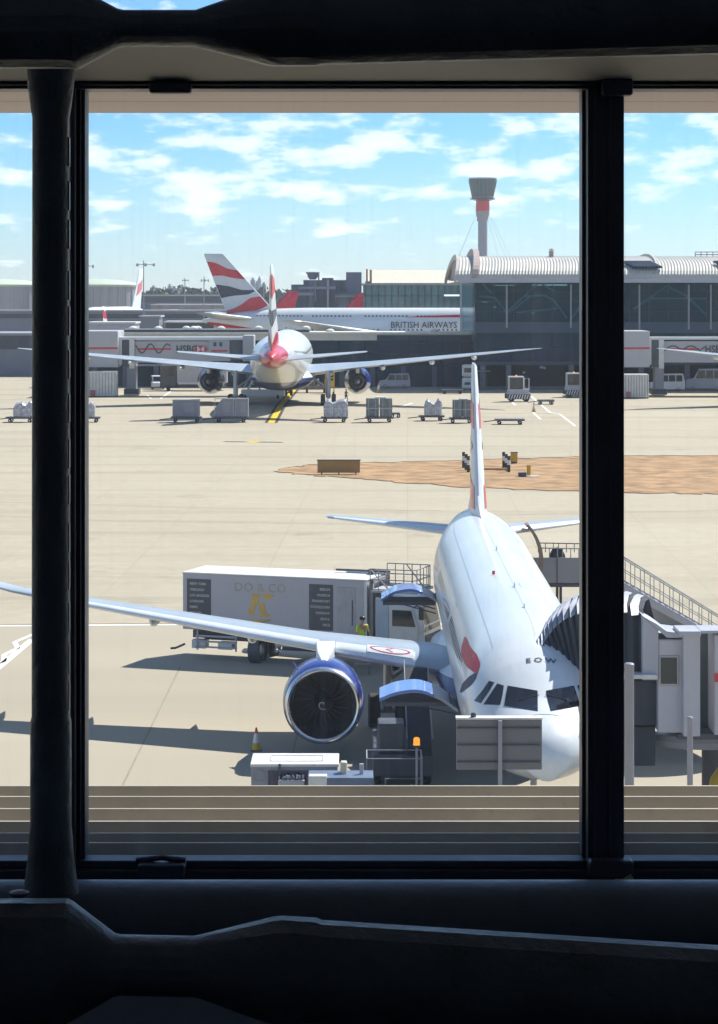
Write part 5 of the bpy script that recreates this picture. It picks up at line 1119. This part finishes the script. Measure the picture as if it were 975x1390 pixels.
# control tower
CT = thing('control_tower', 'tall slender control tower with dark flared cab and red collar above the vaulted roof', 'control tower', (X(655.5, 1422), 1422, 0)); k = 1422/F
zz_ = lambda v: Z(v, 1422)
MB().lathe([(0, 2.9), (zz_(285), 2.9)], n=24, axis='Z').build('shaft', mat('tower_shaft_grey', (.30, .30, .35), .6), CT, smooth=40)
MB().lathe([(zz_(287), 3.0), (zz_(286.5), 4.3), (zz_(272), 4.1), (zz_(272), 3)], n=24, axis='Z').build('red_collar', mat('faded_red', (.62, .03, .03), .5), CT, smooth=40)
MB().lathe([(zz_(300), 2.95), (zz_(290), 4.2), (zz_(286), 4.2)], n=16, axis='Z').build('neck_bracket', 'grey', CT, smooth=40)
cbt = MB().lathe([(zz_(272.5), 4.5), (zz_(270.5), 7.8), (zz_(269.5), 7.8), (zz_(269.4), 6.3), (zz_(245), 8.6), (zz_(243.5), 8.7), (zz_(243), 8.0), (zz_(242.9), 0)], n=20, axis='Z').build('cab', mat('tower_cab_glass', (.04, .08, .10), .2), CT, smooth=25)
mb = MB()
for k_ in range(20):
    a = 2*PI*k_/20; mb.tube([(6.35*math.cos(a), 6.35*math.sin(a), zz_(269.4)), (8.65*math.cos(a), 8.65*math.sin(a), zz_(245))], .14, 5)
mb.lathe([(zz_(262)-.15, 7.05), (zz_(262)-.15, 7.2), (zz_(262)+.15, 7.2)], n=20, axis='Z'); mb.build('cab_mullion', 'dgrey', cbt)
mb = MB(); mb.lathe([(zz_(243), 8.6), (zz_(241.6), 8.8), (zz_(241.4), 8.4), (zz_(243), 8.3)], n=20, axis='Z')
for x_ in (-6, -2, 5): mb.tube([(x_, 0, zz_(243)), (x_, 0, zz_(239.5))], .12, 5)
mb.lathe([(zz_(268), 7.9), (zz_(267.8), 8.0), (zz_(267.6), 7.9)], n=20, axis='Z'); mb.build('roof_rail', 'grey', cbt)
mb = MB()
for a in (2.6, 3.6, 5.6, 6.3, .9):
    mb.tube([(4*math.cos(a), 4*math.sin(a), zz_(289)), (22*math.cos(a), 22*math.sin(a), zz_(372))], .07, 5)
mb.build('stay_cable', 'grey', CT)
mb = MB().tube([(-3.2, 0, zz_(284)), (-3.2, 0, zz_(300))], .4, 6); mb.build('service_riser', 'dgrey', CT)
# pale drum buildings at the left
M['drumwall'] = mat('pale_grey_drum_wall', (.36, .36, .37), .7, var=.08, scale=.05); M['drumroof'] = mat('pale_green_dome_sheet', (.50, .58, .44), .6, var=.06, scale=.05)
for lb, uc, hw in (('pale drum-shaped building with green-tinted domed roof, at the far left edge', 2, 56), ('pale drum-shaped building with green-tinted domed roof, just right of the left mullion', 136, 51)):
    D2 = 900.; r = hw*D2/F; t = thing('drum_building', lb, 'building', (X(uc, D2), D2+r*.2, 0)); zt2 = Z(387, D2)
    MB().lathe([(0, r), (zt2, r)], n=64, axis='Z').build('wall', 'drumwall', t, smooth=40)
    MB().lathe([(zt2-.6, r+.5), (zt2+.2, r+.6), (zt2+1.0, r*.9), (zt2+2.0, r*.5), (zt2+2.4, 0)], n=64, axis='Z').build('dome_roof', 'drumroof', t, smooth=40)
    mb = MB()
    for k_ in range(26): a = 2*PI*k_/26; mb.box(r*math.cos(a)-.15, r*math.cos(a)+.15, r*math.sin(a)-.4, r*math.sin(a)+.4, 0, zt2)
    mb.build('wall_rib', 'lgrey', t)
# low grey blocks, roofs and viaduct on the left side
def block(name, label, u0, u1, vt, D2, dep, wallm, roofm='concretelight', vb=None, bands=(), group=None):
    t = thing(name, label, 'building', (X((u0+u1)/2, D2), D2, 0), 0, group); z_ = Z(vt, D2)
    mb = MB().box(X(u0, D2), X(u1, D2), D2, D2+dep, Z(vb, D2) if vb else 0, z_-.4); BW(mb, 'wall', wallm, t)
    mb = MB().box(X(u0, D2)-.4, X(u1, D2)+.4, D2-.4, D2+dep+.4, z_-.4, z_); BW(mb, 'roof', roofm, t)
    for va, vb_, m_ in bands:
        mb = MB().box(X(u0, D2)+.3, X(u1, D2)-.3, D2-.05, D2-.0, Z(vb_, D2), Z(va, D2)); BW(mb, 'window_band', m_, t)
        mb = MB()
        for u in np.arange(u0+2, u1-1, 6): mb.box(X(u, D2)-.08, X(u, D2)+.08, D2-.12, D2-.051, Z(vb_, D2), Z(va, D2))
        BW(mb, 'band_bar', 'dgrey', t)
    return t
block('long_shed', 'long grey shed roof in front of the pale drum buildings', -120, 330, 421, 640, 20, 'bg2', 'grey', bands=((426, 432, 'dgrey'),))
block('car_park_deck', 'long dark low car park deck on the skyline left of the striped fin', 184, 312, 400, 1100, 60, 'bg1', 'concretelight', bands=((403, 410, 'dgrey'),))
block('pale_shed', 'pale low shed with white roof edge above the concourse left end', 120, 182, 437, 560, 14, 'lgrey', 'concretelight')
block('plant_room', 'small mauve-grey plant room on the low roofs, left of the striped fin', 191, 216, 428, 540, 10, 'bg2', 'lgrey')
block('stone_embankment', 'pale rubble-coloured embankment wall below the skyline car park', 205, 330, 413, 900, 40, mat('rubble_grey', (.33, .30, .29), .9, var=.3, scale=.3), 'lgrey')
block('terminal_side_block', 'grey building with dark bays at the left edge of the view', -60, 112, 452, 420, 20, 'bg2', 'grey', bands=((456, 474, 'dgrey'),))
block('canopy_shed', 'low shed with white roof edge right behind the left wing of the distant airliner', 225, 290, 436, 545, 12, 'dgrey', 'concretelight')
# distant town skyline and trees on the horizon
M['fartown'] = mat('distant_town', (.16, .19, .23), .8, var=.2, scale=.02)
twn = [(338, 8, 388), (343, 6, 380), (349, 5, 384), (352, 4, 378), (358, 6, 386), (230, 5, 388), (236, 8, 391), (247, 6, 389), (320, 9, 391), (208, 6, 390)]
for i, (u, w_, vt) in enumerate(twn):
    D2 = 3200+i*40; t = thing('tower_block', 'hazy far-off tower block on the horizon, %s' % ['left of the striped fin base gap', 'tallest pair left member behind the slim fin', 'short block in the middle of the far cluster', 'slim tallest block of the far cluster', 'rightmost low block of the far cluster', 'narrow block above the skyline car park', 'wide low block above the skyline car park', 'block between the lamp masts and striped fin', 'low wide block just beside the striped fin', 'small block right of the lamp mast'][i], 'tower block', (X(u, D2), D2, 0), 0, 'far-off tower blocks on the horizon')
    hw_ = w_*D2/F/2; MB().box(-hw_, hw_, 0, 15, 0, Z(vt, D2)).build('wall', 'fartown', t); MB().box(-hw_*.5, hw_*.5, 2, 10, Z(vt, D2), Z(vt, D2)+3).build('roof_plant', 'fartown', t)
def treeline(D2, u0, u1, vt, n, seed):
    rr = random.Random(seed); mb = MB()
    for i in range(n):
        x_ = X(rr.uniform(u0, u1), D2); y_ = D2+rr.uniform(-25, 25); h = (Z(vt, D2))*rr.uniform(.55, 1.05); r = rr.uniform(3, 8)
        for q in range(9):
            cx_, cy_, cz_ = x_+rr.uniform(-r, r), y_+rr.uniform(-r, r), h*rr.uniform(.3, 1)
            for f_ in range(5):
                p = Vector((cx_+rr.uniform(-2.6, 2.6), cy_+rr.uniform(-2.6, 2.6), max(.5, cz_+rr.uniform(-2.4, 2.4)))); a = Vector((rr.uniform(-1, 1), rr.uniform(-1, 1), rr.uniform(-1, 1))).normalized()*2; b2 = a.cross(Vector((rr.uniform(-1, 1), rr.uniform(-1, 1), .3))).normalized()*1.6
                mb.add([p-a, p-b2, p+a, p+b2], [(0, 1, 2, 3)])
    return mb
M['leaf'] = mat('distant_foliage', (.055, .08, .04), .8, var=.4, scale=.2)
tag(treeline(1700, 170, 440, 394, 150, 3).build('far_trees', 'leaf', fix=False), 'far-off belt of trees along the horizon', 'trees', kind='stuff')
# ================================================= boarding bridges by the far stands
M['bridgeside'] = mat('pale_bridge_cladding', (.46, .45, .46), .5, var=.06, scale=.5)
def curve_line(mb, pts, w_, y_):
    for a, b2 in zip(pts, pts[1:]):
        d = Vector((b2[0]-a[0], 0, b2[1]-a[1])).normalized(); n = Vector((-d.z, 0, d.x))*w_/2
        p, q = Vector((a[0], y_, a[1])), Vector((b2[0], y_, b2[1])); mb.add([p+n, p-n, q-n, q+n], [(0, 1, 2, 3)])
def far_bridge(label, du):
    D2 = 338.; t = thing('boarding_bridge', label, 'boarding bridge', (X(250+du, D2), D2, 0), 0, 'boarding bridges of the far stands')
    U = lambda u: X(u+du, D2)
    def part(name, m, u0, u1, v0, v1, dy=0, dep=3.0, bevel=0.):
        mb = MB().box(U(u0), U(u1), D2+dy, D2+dy+dep, Z(v1, D2), Z(v0, D2)); return BW(mb, name, m, t, bevel=bevel)
    part('rotunda', 'bridgeside', 102, 162, 449, 498, -2, 9, .1); part('red_stripe', 'red', 102, 162, 471, 473.5, -2.05, .05)
    part('tunnel_joint', 'dgrey', 165, 176, 461, 497, -.5, 4); part('joint_frame', 'white_dirty', 162, 166, 459, 495, -.6, 4.4); part('joint_frame', 'white_dirty', 176, 183, 458, 500, -.6, 4.4)
    part('tunnel', 'bridgeside', 183, 284, 463, 492, 0, 3.4, .05); part('tunnel_section', 'bridgeside', 284, 312, 461, 490, -.25, 3.9, .05)
    part('roof_edge', 'white', 162, 330, 457.5, 461, -.5, 4.4); part('cab', 'dgrey', 313, 334, 462, 488, -.4, 4.2, .1); part('cab_house', 'bridgeside', 330, 345, 455, 490, -.8, 5, .1)
    part('red_stripe', 'red', 187, 232, 472.5, 475, -.06, .05); part('red_stripe', 'red', 287, 309, 475, 477.3, -.31, .05)
    part('bridge_column', 'grey', 172, 184, 498, 532, .4, 2.4); part('wheel_bogie', 'dgrey', 168, 188, 528, 536, .2, 3); part('bridge_column', 'dgrey', 110, 122, 498, 538, .4, 3)
    mb = MB(); pts = []
    for seg in ((184, 199), (199, 214)):
        pass
    wv_ = [(U(184+i*1.0), Z(473+6.2*math.sin((i-3)*2*PI/23), D2)) for i in range(0, 48)]
    if du: wv_ = [(U(184+i*1.0), Z(473-6.5*abs(math.sin((i)*PI/24))+3, D2)) for i in range(0, 56)]
    curve_line(mb, wv_, .16, D2-.1); BW(mb, 'wave_graphic', 'navy', t, fix=False)
    text('bank_name', 'HSBC', 1.5, 'dgrey', t, (U(239)-t.location.x, -.1, Z(478.5, D2)), ext=.02, sx=.85, bold=.03)
    cx_, cz_, s_ = U(272.5)-t.location.x, Z(474, D2), .55; lg = MB()
    lg.box(cx_-s_*.95, cx_+s_*.95, -.09, -.05, cz_-s_, cz_+s_, 1)
    L1 = [(-.95, -1), (-1.9, 0), (-.95, 1)]
    lg.prism([(cx_+a*s_, -.13, cz_+b2*s_) for a, b2 in L1], (0, .03, 0)); lg.prism([(cx_-a*s_, -.13, cz_+b2*s_) for a, b2 in L1], (0, .03, 0))
    for sg in (1, -1): lg.prism([(cx_-.95*s_, -.12, cz_+sg*s_), (cx_+.95*s_, -.12, cz_+sg*s_), (cx_, -.12, cz_)], (0, .02, 0))
    lg.build('bank_emblem', ['red', 'white'], t)
    wd = MB()
    for u in (290, 298): wd.box(U(u)-t.location.x, U(u+4)-t.location.x, -.32, -.26, Z(470, D2), Z(464.5, D2))
    wd.build('vent_window', 'dgrey', t)
    return t
far_bridge('grey boarding bridge with red-lined bank advert, left of the distant twin-engine airliner', 0)
far_bridge('grey boarding bridge with red-lined bank advert, right of the right mullion', 718)
D2 = 346.
def container(label, u0, u1, vt, vb, m='lgrey'):
    D3 = G(0, vb).y; t = thing('equipment_container', label, 'container', (X((u0+u1)/2, D3), D3, 0)); hw_ = (u1-u0)/2*D3/F
    MB().box(-hw_, hw_, 0, 2.6, .15, Z(vt, D3)).build('container_body', m, t, bevel=.06)
    rb_ = MB()
    for q in np.linspace(-hw_*.9, hw_*.9, 9): rb_.box(q-.05, q+.05, -.05, 0, .3, Z(vt, D3)-.2)
    rb_.build('rib', 'grey', t); MB().box(-hw_, hw_, .1, 2.5, 0, .15).build('skid', 'dgrey', t)
    rd = MB().box(-hw_*.85, -hw_*.5, -.09, -.05, .2, 1.0); rd.build('red_label', mat('faded_red_label', (.45, .15, .15), .6), t)
container('tall white ribbed container left of the bridge column in the main pane', 120, 158, 504, 539, 'white_dirty')
container('white container below the boarding bridge just right of the right mullion', 848, 881, 508, 541, 'white_dirty')
# ================================================= vehicles
def van(name, label, loc, rz, L_=4.6, h=1.9, col='lgrey', cat='van', ws=None, grp=None):
    t = thing(name, label, cat, loc, rz, grp); w_ = .9; hd = h*.52
    pr_ = [(-L_/2, .3), (L_/2, .3), (L_/2, hd*.95), (L_*.30, hd*1.08), (L_*.16, h*.98), (-L_*.44, h), (-L_/2, hd)]
    b_ = MB().prism([(x, -w_, z) for x, z in pr_], (0, 2*w_, 0)).build('body', col, t, bevel=.07)
    for sy in (-1, 1):
        y_ = sy*(w_+.006)
        for a, c in ((-.42, -.24), (-.22, -.03), (-.01, .17)):
            MB().prism([(L_*a, y_-.008*sy, hd*1.08), (L_*c+(.07*L_ if c > .1 else 0), y_-.008*sy, hd*1.08), (L_*c, y_-.008*sy, h*.92), (L_*a+.03, y_-.008*sy, h*.92)], (0, .014*sy, 0)).build('side_window', 'cabglass', b_)
    MB().prism([(L_*.295, -w_*.85, hd*1.12), (L_*.295, w_*.85, hd*1.12), (L_*.17, w_*.8, h*.93), (L_*.17, -w_*.8, h*.93)], (.03, 0, .02)).build('windscreen', 'cabglass', b_)
    MB().box(-L_/2-.012, -L_/2+.02, -w_*.8, w_*.8, hd*1.1, h*.9).build('rear_window', 'cabglass', b_)
    for sx in (-1, 1): MB().box(L_/2-.01, L_/2+.02, sx*w_*.75-.14, sx*w_*.75+.14, .6, .8).build('headlight', 'white', b_); MB().box(-L_/2-.02, -L_/2+.01, sx*w_*.85-.08, sx*w_*.85+.08, .7, 1.1).build('tail_light', 'red', b_)
    MB().box(-L_/2-.05, L_/2+.05, -w_*.98, w_*.98, .25, .42).build('bumper', 'dgrey', b_, bevel=.03)
    for x_ in (-L_*.31, L_*.31):
        for y_ in (-w_+.1, w_-.1):
            wh = MB().lathe([(-.1, .18), (-.1, .30), (.1, .30), (.1, .18)], (0, 0, 0), 'X', 16).build('wheel', 'rubber', t, smooth=40); wh.location = (x_, y_, .32); wh.rotation_euler = (0, 0, PI/2)
            hb = MB().lathe([(-.11, 0), (-.11, .16), (.11, .16), (.11, 0)], (0, 0, 0), 'X', 12).build('hub', 'dullmetal', wh, smooth=40)
    return t
van('estate_car', 'silver estate car parked under the dark concourse, right of the distant right engine', G(536, 527), PI, 4.9, 2.35, 'lgrey', 'car')
van('small_van', 'small white van facing us between the container and the far boarding bridge', G(214, 528), -PI/2+.15, 4.0, 2.1, 'white', 'van')
van('white_van', 'white van under the far right boarding bridge, nearest the mullion', G(905, 531), PI+.1, 5.4, 2.7, 'white', 'van')
van('white_van', 'white van at the right edge beyond the right boarding bridge', G(957, 530), PI-.1, 5.8, 3.4, 'lgrey', 'van')
def tractor(label, loc, rz, rearcab=True):
    t = thing('baggage_tractor', label, 'tractor', loc, rz, 'airport tractors near the terminal hall')
    b_ = MB().box(-1.6, 1.6, -1.0, 1.0, .35, 1.25); b_.box(-1.5, 1.4, -.95, .95, 1.25, 1.75); bo_ = b_.build('body', 'lgrey', t, bevel=.06)
    hz = MB()
    for i in range(9): x_ = -1.5+i*.36; hz.prism([(x_, -1.015, .4), (x_+.16, -1.015, .4), (x_+.36, -1.015, 1.0), (x_+.2, -1.015, 1.0)], (0, .01, 0))
    MB().box(-1.58, 1.58, -1.008, -1.0, .36, 1.05).build('bumper_panel', 'black', bo_); hz.build('hazard_stripe', 'white', bo_)
    c_ = MB().box(-1.4, .7, -.85, .85, 3.35, 3.5)
    for x_ in (-1.35, .65):
        for y_ in (-.8, .8): c_.box(x_-.06, x_+.06, y_-.06, y_+.06, 1.7, 3.4)
    cb_ = c_.build('cab', 'white', t, bevel=.02); MB().box(-1.28, .58, -.80, .80, 1.8, 3.3).build('cab_glass', 'cabglass', cb_)
    if rearcab:
        q = MB().tube([(.8, -.6, 1.7), (.8, -.6, 3.2), (1.45, -.6, 3.2), (1.45, -.6, 1.7)], .06, 6); q.tube([(.8, .6, 1.7), (.8, .6, 3.2), (1.45, .6, 3.2), (1.45, .6, 1.7)], .06, 6); q.build('cage', 'lgrey', t)
    MB().lathe([(0, .1), (.15, .1), (.2, 0)], (-.3, 0, 3.5), 'Z', 10).build('roof_lamp', 'amber', cb_)
    for x_ in (-1.0, 1.0):
        for y_ in (-.85, .85):
            wh = MB().lathe([(-.15, .2), (-.15, .42), (.15, .42), (.15, .2)], (0, 0, 0), 'X', 16).build('wheel', 'rubber', t, smooth=40); wh.location = (x_, y_, .42); wh.rotation_euler = (0, 0, PI/2)
    sx_ = MB().tube([(-1.9, -.3, .8), (-1.6, -.3, .8)], .35, 10).build('hitch', 'dgrey', t)
    return t
tractor('white and grey tractor with hazard-striped bumper beside the white guide line', G(704, 545), 0)
tractor('white and grey tractor half hidden by the right mullion', G(782, 539), 0)
for lb, u, v, hh in (('stacked white rounded cabin seen at the left side of the near tail fin', 634, 530, 4.0),):
    t = thing('service_cabin', lb, 'cabin', G(u, v)); MB().box(-.75, 1.0, -.8, .8, .3, 2.0).build('lower_body', 'white_dirty', t, bevel=.25); MB().box(-.75, 1.0, -.8, .8, 2.1, hh).build('upper_body', 'white_dirty', t, bevel=.3)
    MB().box(-.45, .7, -.84, -.78, 2.8, 3.5).build('window', 'cabglass', t); MB().box(-.4, .5, -.84, -.78, .9, 1.3).build('vent_panel', 'dgrey', t)
    for x_ in (-.5, .6): wheel(t, x_, 0, .3, .2)
# dollies and their loads in the row before the distant airliner
def dolly(label, u, v, wpx=34, drawbar=-1, grp='baggage dollies in a row'):
    p = G(u, v); t = thing('baggage_dolly', label, 'dolly', p, random.uniform(-.06, .06), grp); hw_ = wpx/2*p.y/F
    MB().box(-hw_, hw_, -.8, .8, .42, .62).build('deck', 'dgrey', t, bevel=.02)
    r_ = MB()
    for i in range(9): x_ = -hw_*.95+i*hw_*.235; r_.tube([(x_, -.8, .64), (x_, .8, .64)], .05, 6)
    r_.build('roller', 'dullmetal', t)
    MB().tube([(drawbar*hw_, 0, .45), (drawbar*(hw_+1.3), 0, .3)], .06, 6).build('drawbar', 'dgrey', t)
    for x_ in (-hw_*.7, hw_*.7):
        for y_ in (-.65, .65):
            wh = MB().lathe([(-.08, .1), (-.08, .22), (.08, .22), (.08, .1)], (0, 0, 0), 'X', 12).build('wheel', 'rubber', t, smooth=40); wh.location = (x_, y_, .22); wh.rotation_euler = (0, 0, PI/2)
    return t, hw_
M['wrap'] = mat('translucent_plastic_wrap', (.42, .41, .45), .25, var=.35, scale=2.5, bump=1.0); M['canvas'] = mat('grey_violet_container', (.24, .23, .27), .6, var=.15); M['netg'] = mat('grey_green_net_load', (.17, .19, .19), .8, var=.4, scale=3, bump=.6)
def load(name, label, u, v, wpx, h, kind, cat, dx=0., lean=0.):
    p = G(u, v); hw_ = wpx/2*p.y/F; t = thing(name, label, cat, (p.x+dx, p.y, .68)); rr = random.Random(u)
    if kind == 'box':
        prf = [(-hw_, 0), (hw_, 0), (hw_, h), (-hw_, h)]
        if lean: prf = [(-hw_, .0), (hw_, 0), (hw_, h), (-hw_+lean, h), (-hw_-.0, h*.45)]
        MB().prism([(x, -.75, z) for x, z in prf], (0, 1.5, 0)).build('shell', 'canvas', t, bevel=.05)
        e_ = MB()
        for x_ in (-hw_, hw_-.05): e_.box(x_-.01, x_+.06, -.78, -.75, .05, h)
        e_.box(-hw_, hw_, -.78, -.75, h-.07, h+.01); e_.build('edge_frame', 'dullmetal', t)
        MB().box(-hw_*.15, hw_*.6, -.79, -.76, h*.25, h*.85).build('curtain', 'grey', t)
    else:
        m_ = 'wrap' if kind == 'wrap' else 'netg'
        mb = MB()
        if kind == 'net':
            for q in range(2):
                a = -hw_+hw_*q; mb.box(a+rr.uniform(0, .06), a+hw_-.04, -.72, .72, 0, h)
        else:       # heaped parcels shrink-wrapped in plastic: lumpy cross-sections along the dolly
            kn = [rr.uniform(.5, .8)]+[rr.uniform(.62, 1.0) for _ in range(3)]+[1.0, .9]; f_ = curve(*[(q/5, kn[q]) for q in range(6)]); NR = 14; rings_ = []
            for q in range(NR+1):
                x_ = -hw_+2*hw_*q/NR; hh = h*f_(q/NR); e_ = .82 if q in (0, NR) else 1
                rings_.append([Vector((x_+rr.uniform(-.04, .04), y_*e_*.74+rr.uniform(-.04, .04), z_*hh*e_+rr.uniform(-.05, .05))) for y_, z_ in ((-1, .0), (-1.02, .3), (-1, .6), (-.92, .9), (-.5, 1.0), (0, 1.03), (.5, 1), (.92, .9), (1, .5), (1, 0))])
            mb.loft(rings_)
        o = mb.build('wrapped_load', m_, t, bevel=.09 if kind == 'net' else 0, smooth=35)
        n2 = MB()
        for q in np.linspace(-hw_*.8, hw_*.8, 4): n2.box(q-.03, q+.03, -.76, -.735, .05, h*.75 if kind == 'wrap' else h*.97)
        n2.box(-hw_, hw_, -.76, -.735, h*.42, h*.47); n2.build('strap', 'lgrey' if kind == 'net' else 'white_dirty', t)
        if kind == 'net': MB().box(-hw_*.3, hw_*.5, -.6, .6, h, h+.16).build('top_sheet', 'white_dirty', t, bevel=.03)
    return t
row = [('dolly', 'empty-sided dolly under the violet-grey container at the left of the row', 253, 573, 42), ('dolly', 'dolly carrying a pair of violet-grey containers beside the airliner shadow', 314, 573, 48), ('dolly', 'dolly under the lumpy plastic-wrapped load right of the yellow line', 454, 573, 36), ('dolly', 'dolly under the netted load with pale top sheet', 515, 573, 38), ('dolly', 'dolly under the low lumpy wrapped load between the two netted ones', 586, 571, 34), ('dolly', 'dolly under the netted load just left of the near tail fin', 626, 574, 32), ('dolly', 'dolly partly hidden behind the left pipe', 118, 573, 36), ('dolly', 'dolly with wrapped load at the far left edge', 28, 573, 38)]
for k_, lb, u, v, wp_ in row: dolly(lb, u, v, wp_)
dolly('long empty low dolly right of the near tail fin', 692, 576, 40); dolly('small low empty dolly beside the white guide line, right', 741, 549, 22); dolly('low empty dolly before the terminal, left of the near tail fin', 614, 534.5, 30); dolly('short empty dolly joined right of the pale-topped netted load', 537, 567, 12)
load('cargo_container', 'violet-grey container alone on its dolly at the left of the row', 253, 573, 36, 1.95, 'box', 'container')
load('cargo_container', 'left container of the pair beside the airliner shadow, with sloping left side', 305, 573, 26, 2.1, 'box', 'container', 0, .9)
load('cargo_container', 'right container of the pair beside the airliner shadow', 328.5, 573, 18, 2.1, 'box', 'container')
load('wrapped_cargo', 'lumpy load in shiny plastic wrap right of the yellow line', 456, 573, 33, 2.0, 'wrap', 'cargo')
load('netted_cargo', 'square netted load with pale top sheet on its dolly', 515, 573, 36, 2.1, 'net', 'cargo')
load('wrapped_cargo', 'low lumpy wrapped load between the two netted loads', 588, 571, 24, 1.9, 'wrap', 'cargo')
load('netted_cargo', 'netted load just left of the near tail fin', 628, 574, 28, 2.0, 'net', 'cargo')
load('wrapped_cargo', 'pale wrapped load half hidden behind the left pipe', 116, 573, 26, 1.7, 'wrap', 'cargo')
load('wrapped_cargo', 'pale wrapped load at the far left edge', 33, 573, 28, 1.8, 'wrap', 'cargo')
# equipment under the distant airliner
t = thing('aircraft_steps', 'white zigzag maintenance steps under the left side of the distant airliner', 'steps', G(343, 541)); st_ = MB()
for i in range(5): st_.box(-1.2+i*.42, -.7+i*.42, -.6, .6, .5+i*.75, .62+i*.75)
st_.tube([(-1.3, -.6, .2), (1.1, -.6, 4.4)], .12, 6); st_.tube([(-1.3, .6, .2), (1.1, .6, 4.4)], .12, 6); st_.tube([(-1.3, -.6, 1.5), (1.1, -.6, 5.4)], .08, 6); st_.build('stairway', 'white', t)
MB().box(-1.6, 4.6, -.9, .9, .35, 1.3).build('chassis', 'white', t, bevel=.1); MB().tube([(1, 0, 4.4), (1, 0, .4)], .12, 8).build('support', 'grey', t)
for x_ in (-1, 3.6): wheel(t, x_, -.8, .3, .25); wheel(t, x_, .8, .3, .25)
t = thing('cargo_loader', 'brownish cargo loader machinery between the distant airliner nose wheels and right gear', 'loader', G(417, 533)); 
MB().box(-3.4, 3.4, -1.2, 1.2, .5, 1.1).build('base', mat('brown_grey_machine', (.24, .20, .17), .6, var=.4, scale=2), t, bevel=.05)
q = MB()
for i in range(12): x_ = -3.2+i*.58; q.box(x_, x_+.35, -1.0, 1.0, 1.1, random.uniform(1.4, 2.9))
q.build('machinery', bpy.data.materials['brown_grey_machine'], t, bevel=.05); MB().box(3.0, 3.5, -1.25, -1.1, 1.2, 3.6).build('yellow_guard', 'yellow', t)
for x_ in (-2.6, 0, 2.6): wheel(t, x_, -1.1, .35, .3)
t = thing('yellow_service_stand', 'yellow frame stand beside the right gear of the distant airliner', 'service stand', G(448, 535)); q = MB()
for x_ in (-.6, .6):
    q.tube([(x_, 0, 0), (x_, 0, 3.4)], .1, 6)
for z_ in (1.2, 2.4, 3.4): q.tube([(-.6, 0, z_), (.6, 0, z_)], .1, 6)
q.build('frame', 'yellow', t); MB().box(-.5, .5, -.3, .3, 1.2, 2.0).build('tank', 'yellow', t, bevel=.05); wheel(t, -.5, 0, .2, .2); wheel(t, .5, 0, .2, .2)
t = thing('catering_high_loader', 'long white lorry with dark cab under the left far boarding bridge', 'truck', (X(265, 356), 356, 0)); k = 356/F
MB().box(X(240, 356)-X(265, 356), X(308, 356)-X(265, 356), 0, 2.5, Z(520, 356), Z(494, 356)).build('cargo_box', 'lgrey', t, bevel=.05); MB().box(-5.2, 4.6, .2, 2.3, .5, 1.2).build('chassis', 'dgrey', t)
MB().box(-5.4, -2.9, -.1, 2.6, .6, 3.9).build('cab', 'dgrey', t, bevel=.1); MB().box(-5.0, -3.3, -.14, -.1, 2.2, 3.5).build('cab_window', 'glass', t); MB().box(-2.6, 4.4, -.04, 0, 1.0, 1.3).build('side_rail', 'white', t)
for x_ in (-4.2, 2.2, 3.6): wheel(t, x_, .2, .5, .4); wheel(t, x_, 2.3, .5, .4)
# lamp masts
def mast(label, u, vt, D2, arms=1, w_=14):
    t = thing('lamp_mast', label, 'lamp mast', (X(u, D2), D2, 0), 0, 'tall lamp masts'); z_ = Z(vt, D2); r = .8*D2/F
    MB().tube([(0, 0, 0), (0, 0, z_)], [r*1.4, r*.7], 10).build('mast', 'grey', t, smooth=40)
    a = MB(); aw = w_*D2/F; a.tube([(-aw*.6, 0, z_-1), (aw, 0, z_-1.1)], r*.6, 6); a.build('cross_arm', 'grey', t)
    h_ = MB()
    for q in (-.6, .2, 1.0): h_.box(aw*q-aw*.12, aw*q+aw*.12, -.3, .3, z_-1.5, z_-.8)
    h_.build('floodlight', 'lgrey', t)
mast('lamp mast right beside the left mullion, before the drum building', 117.5, 354, 480, w_=9); mast('lamp mast with cross arms right of the small distant white fin', 195, 353, 560); mast('thin lamp mast just left of the striped fin of the very large airliner', 277, 375, 620, w_=6); mast('short far lamp mast left of the striped fin', 251, 377, 1000, w_=5); mast('thin far lamp mast between striped fin and office blocks', 358, 384, 900, w_=2)
# ================================================= haze
hm = bpy.data.materials.new('air_haze'); hm.use_nodes = True; hn = hm.node_tree; hn.nodes.remove(hn.nodes['Principled BSDF'])
pv = hn.nodes.new('ShaderNodeVolumePrincipled'); pv.inputs['Color'].default_value = (.82, .9, 1, 1); pv.inputs['Density'].default_value = .00009; pv.inputs['Anisotropy'].default_value = .3
hn.links.new(pv.outputs[0], hn.nodes['Material Output'].inputs['Volume']); M['haze'] = hm
if HAZE: tag(MB().box(-1800, 1800, -20, 4200, -1, 110).build('haze', 'haze'), kind='stuff')
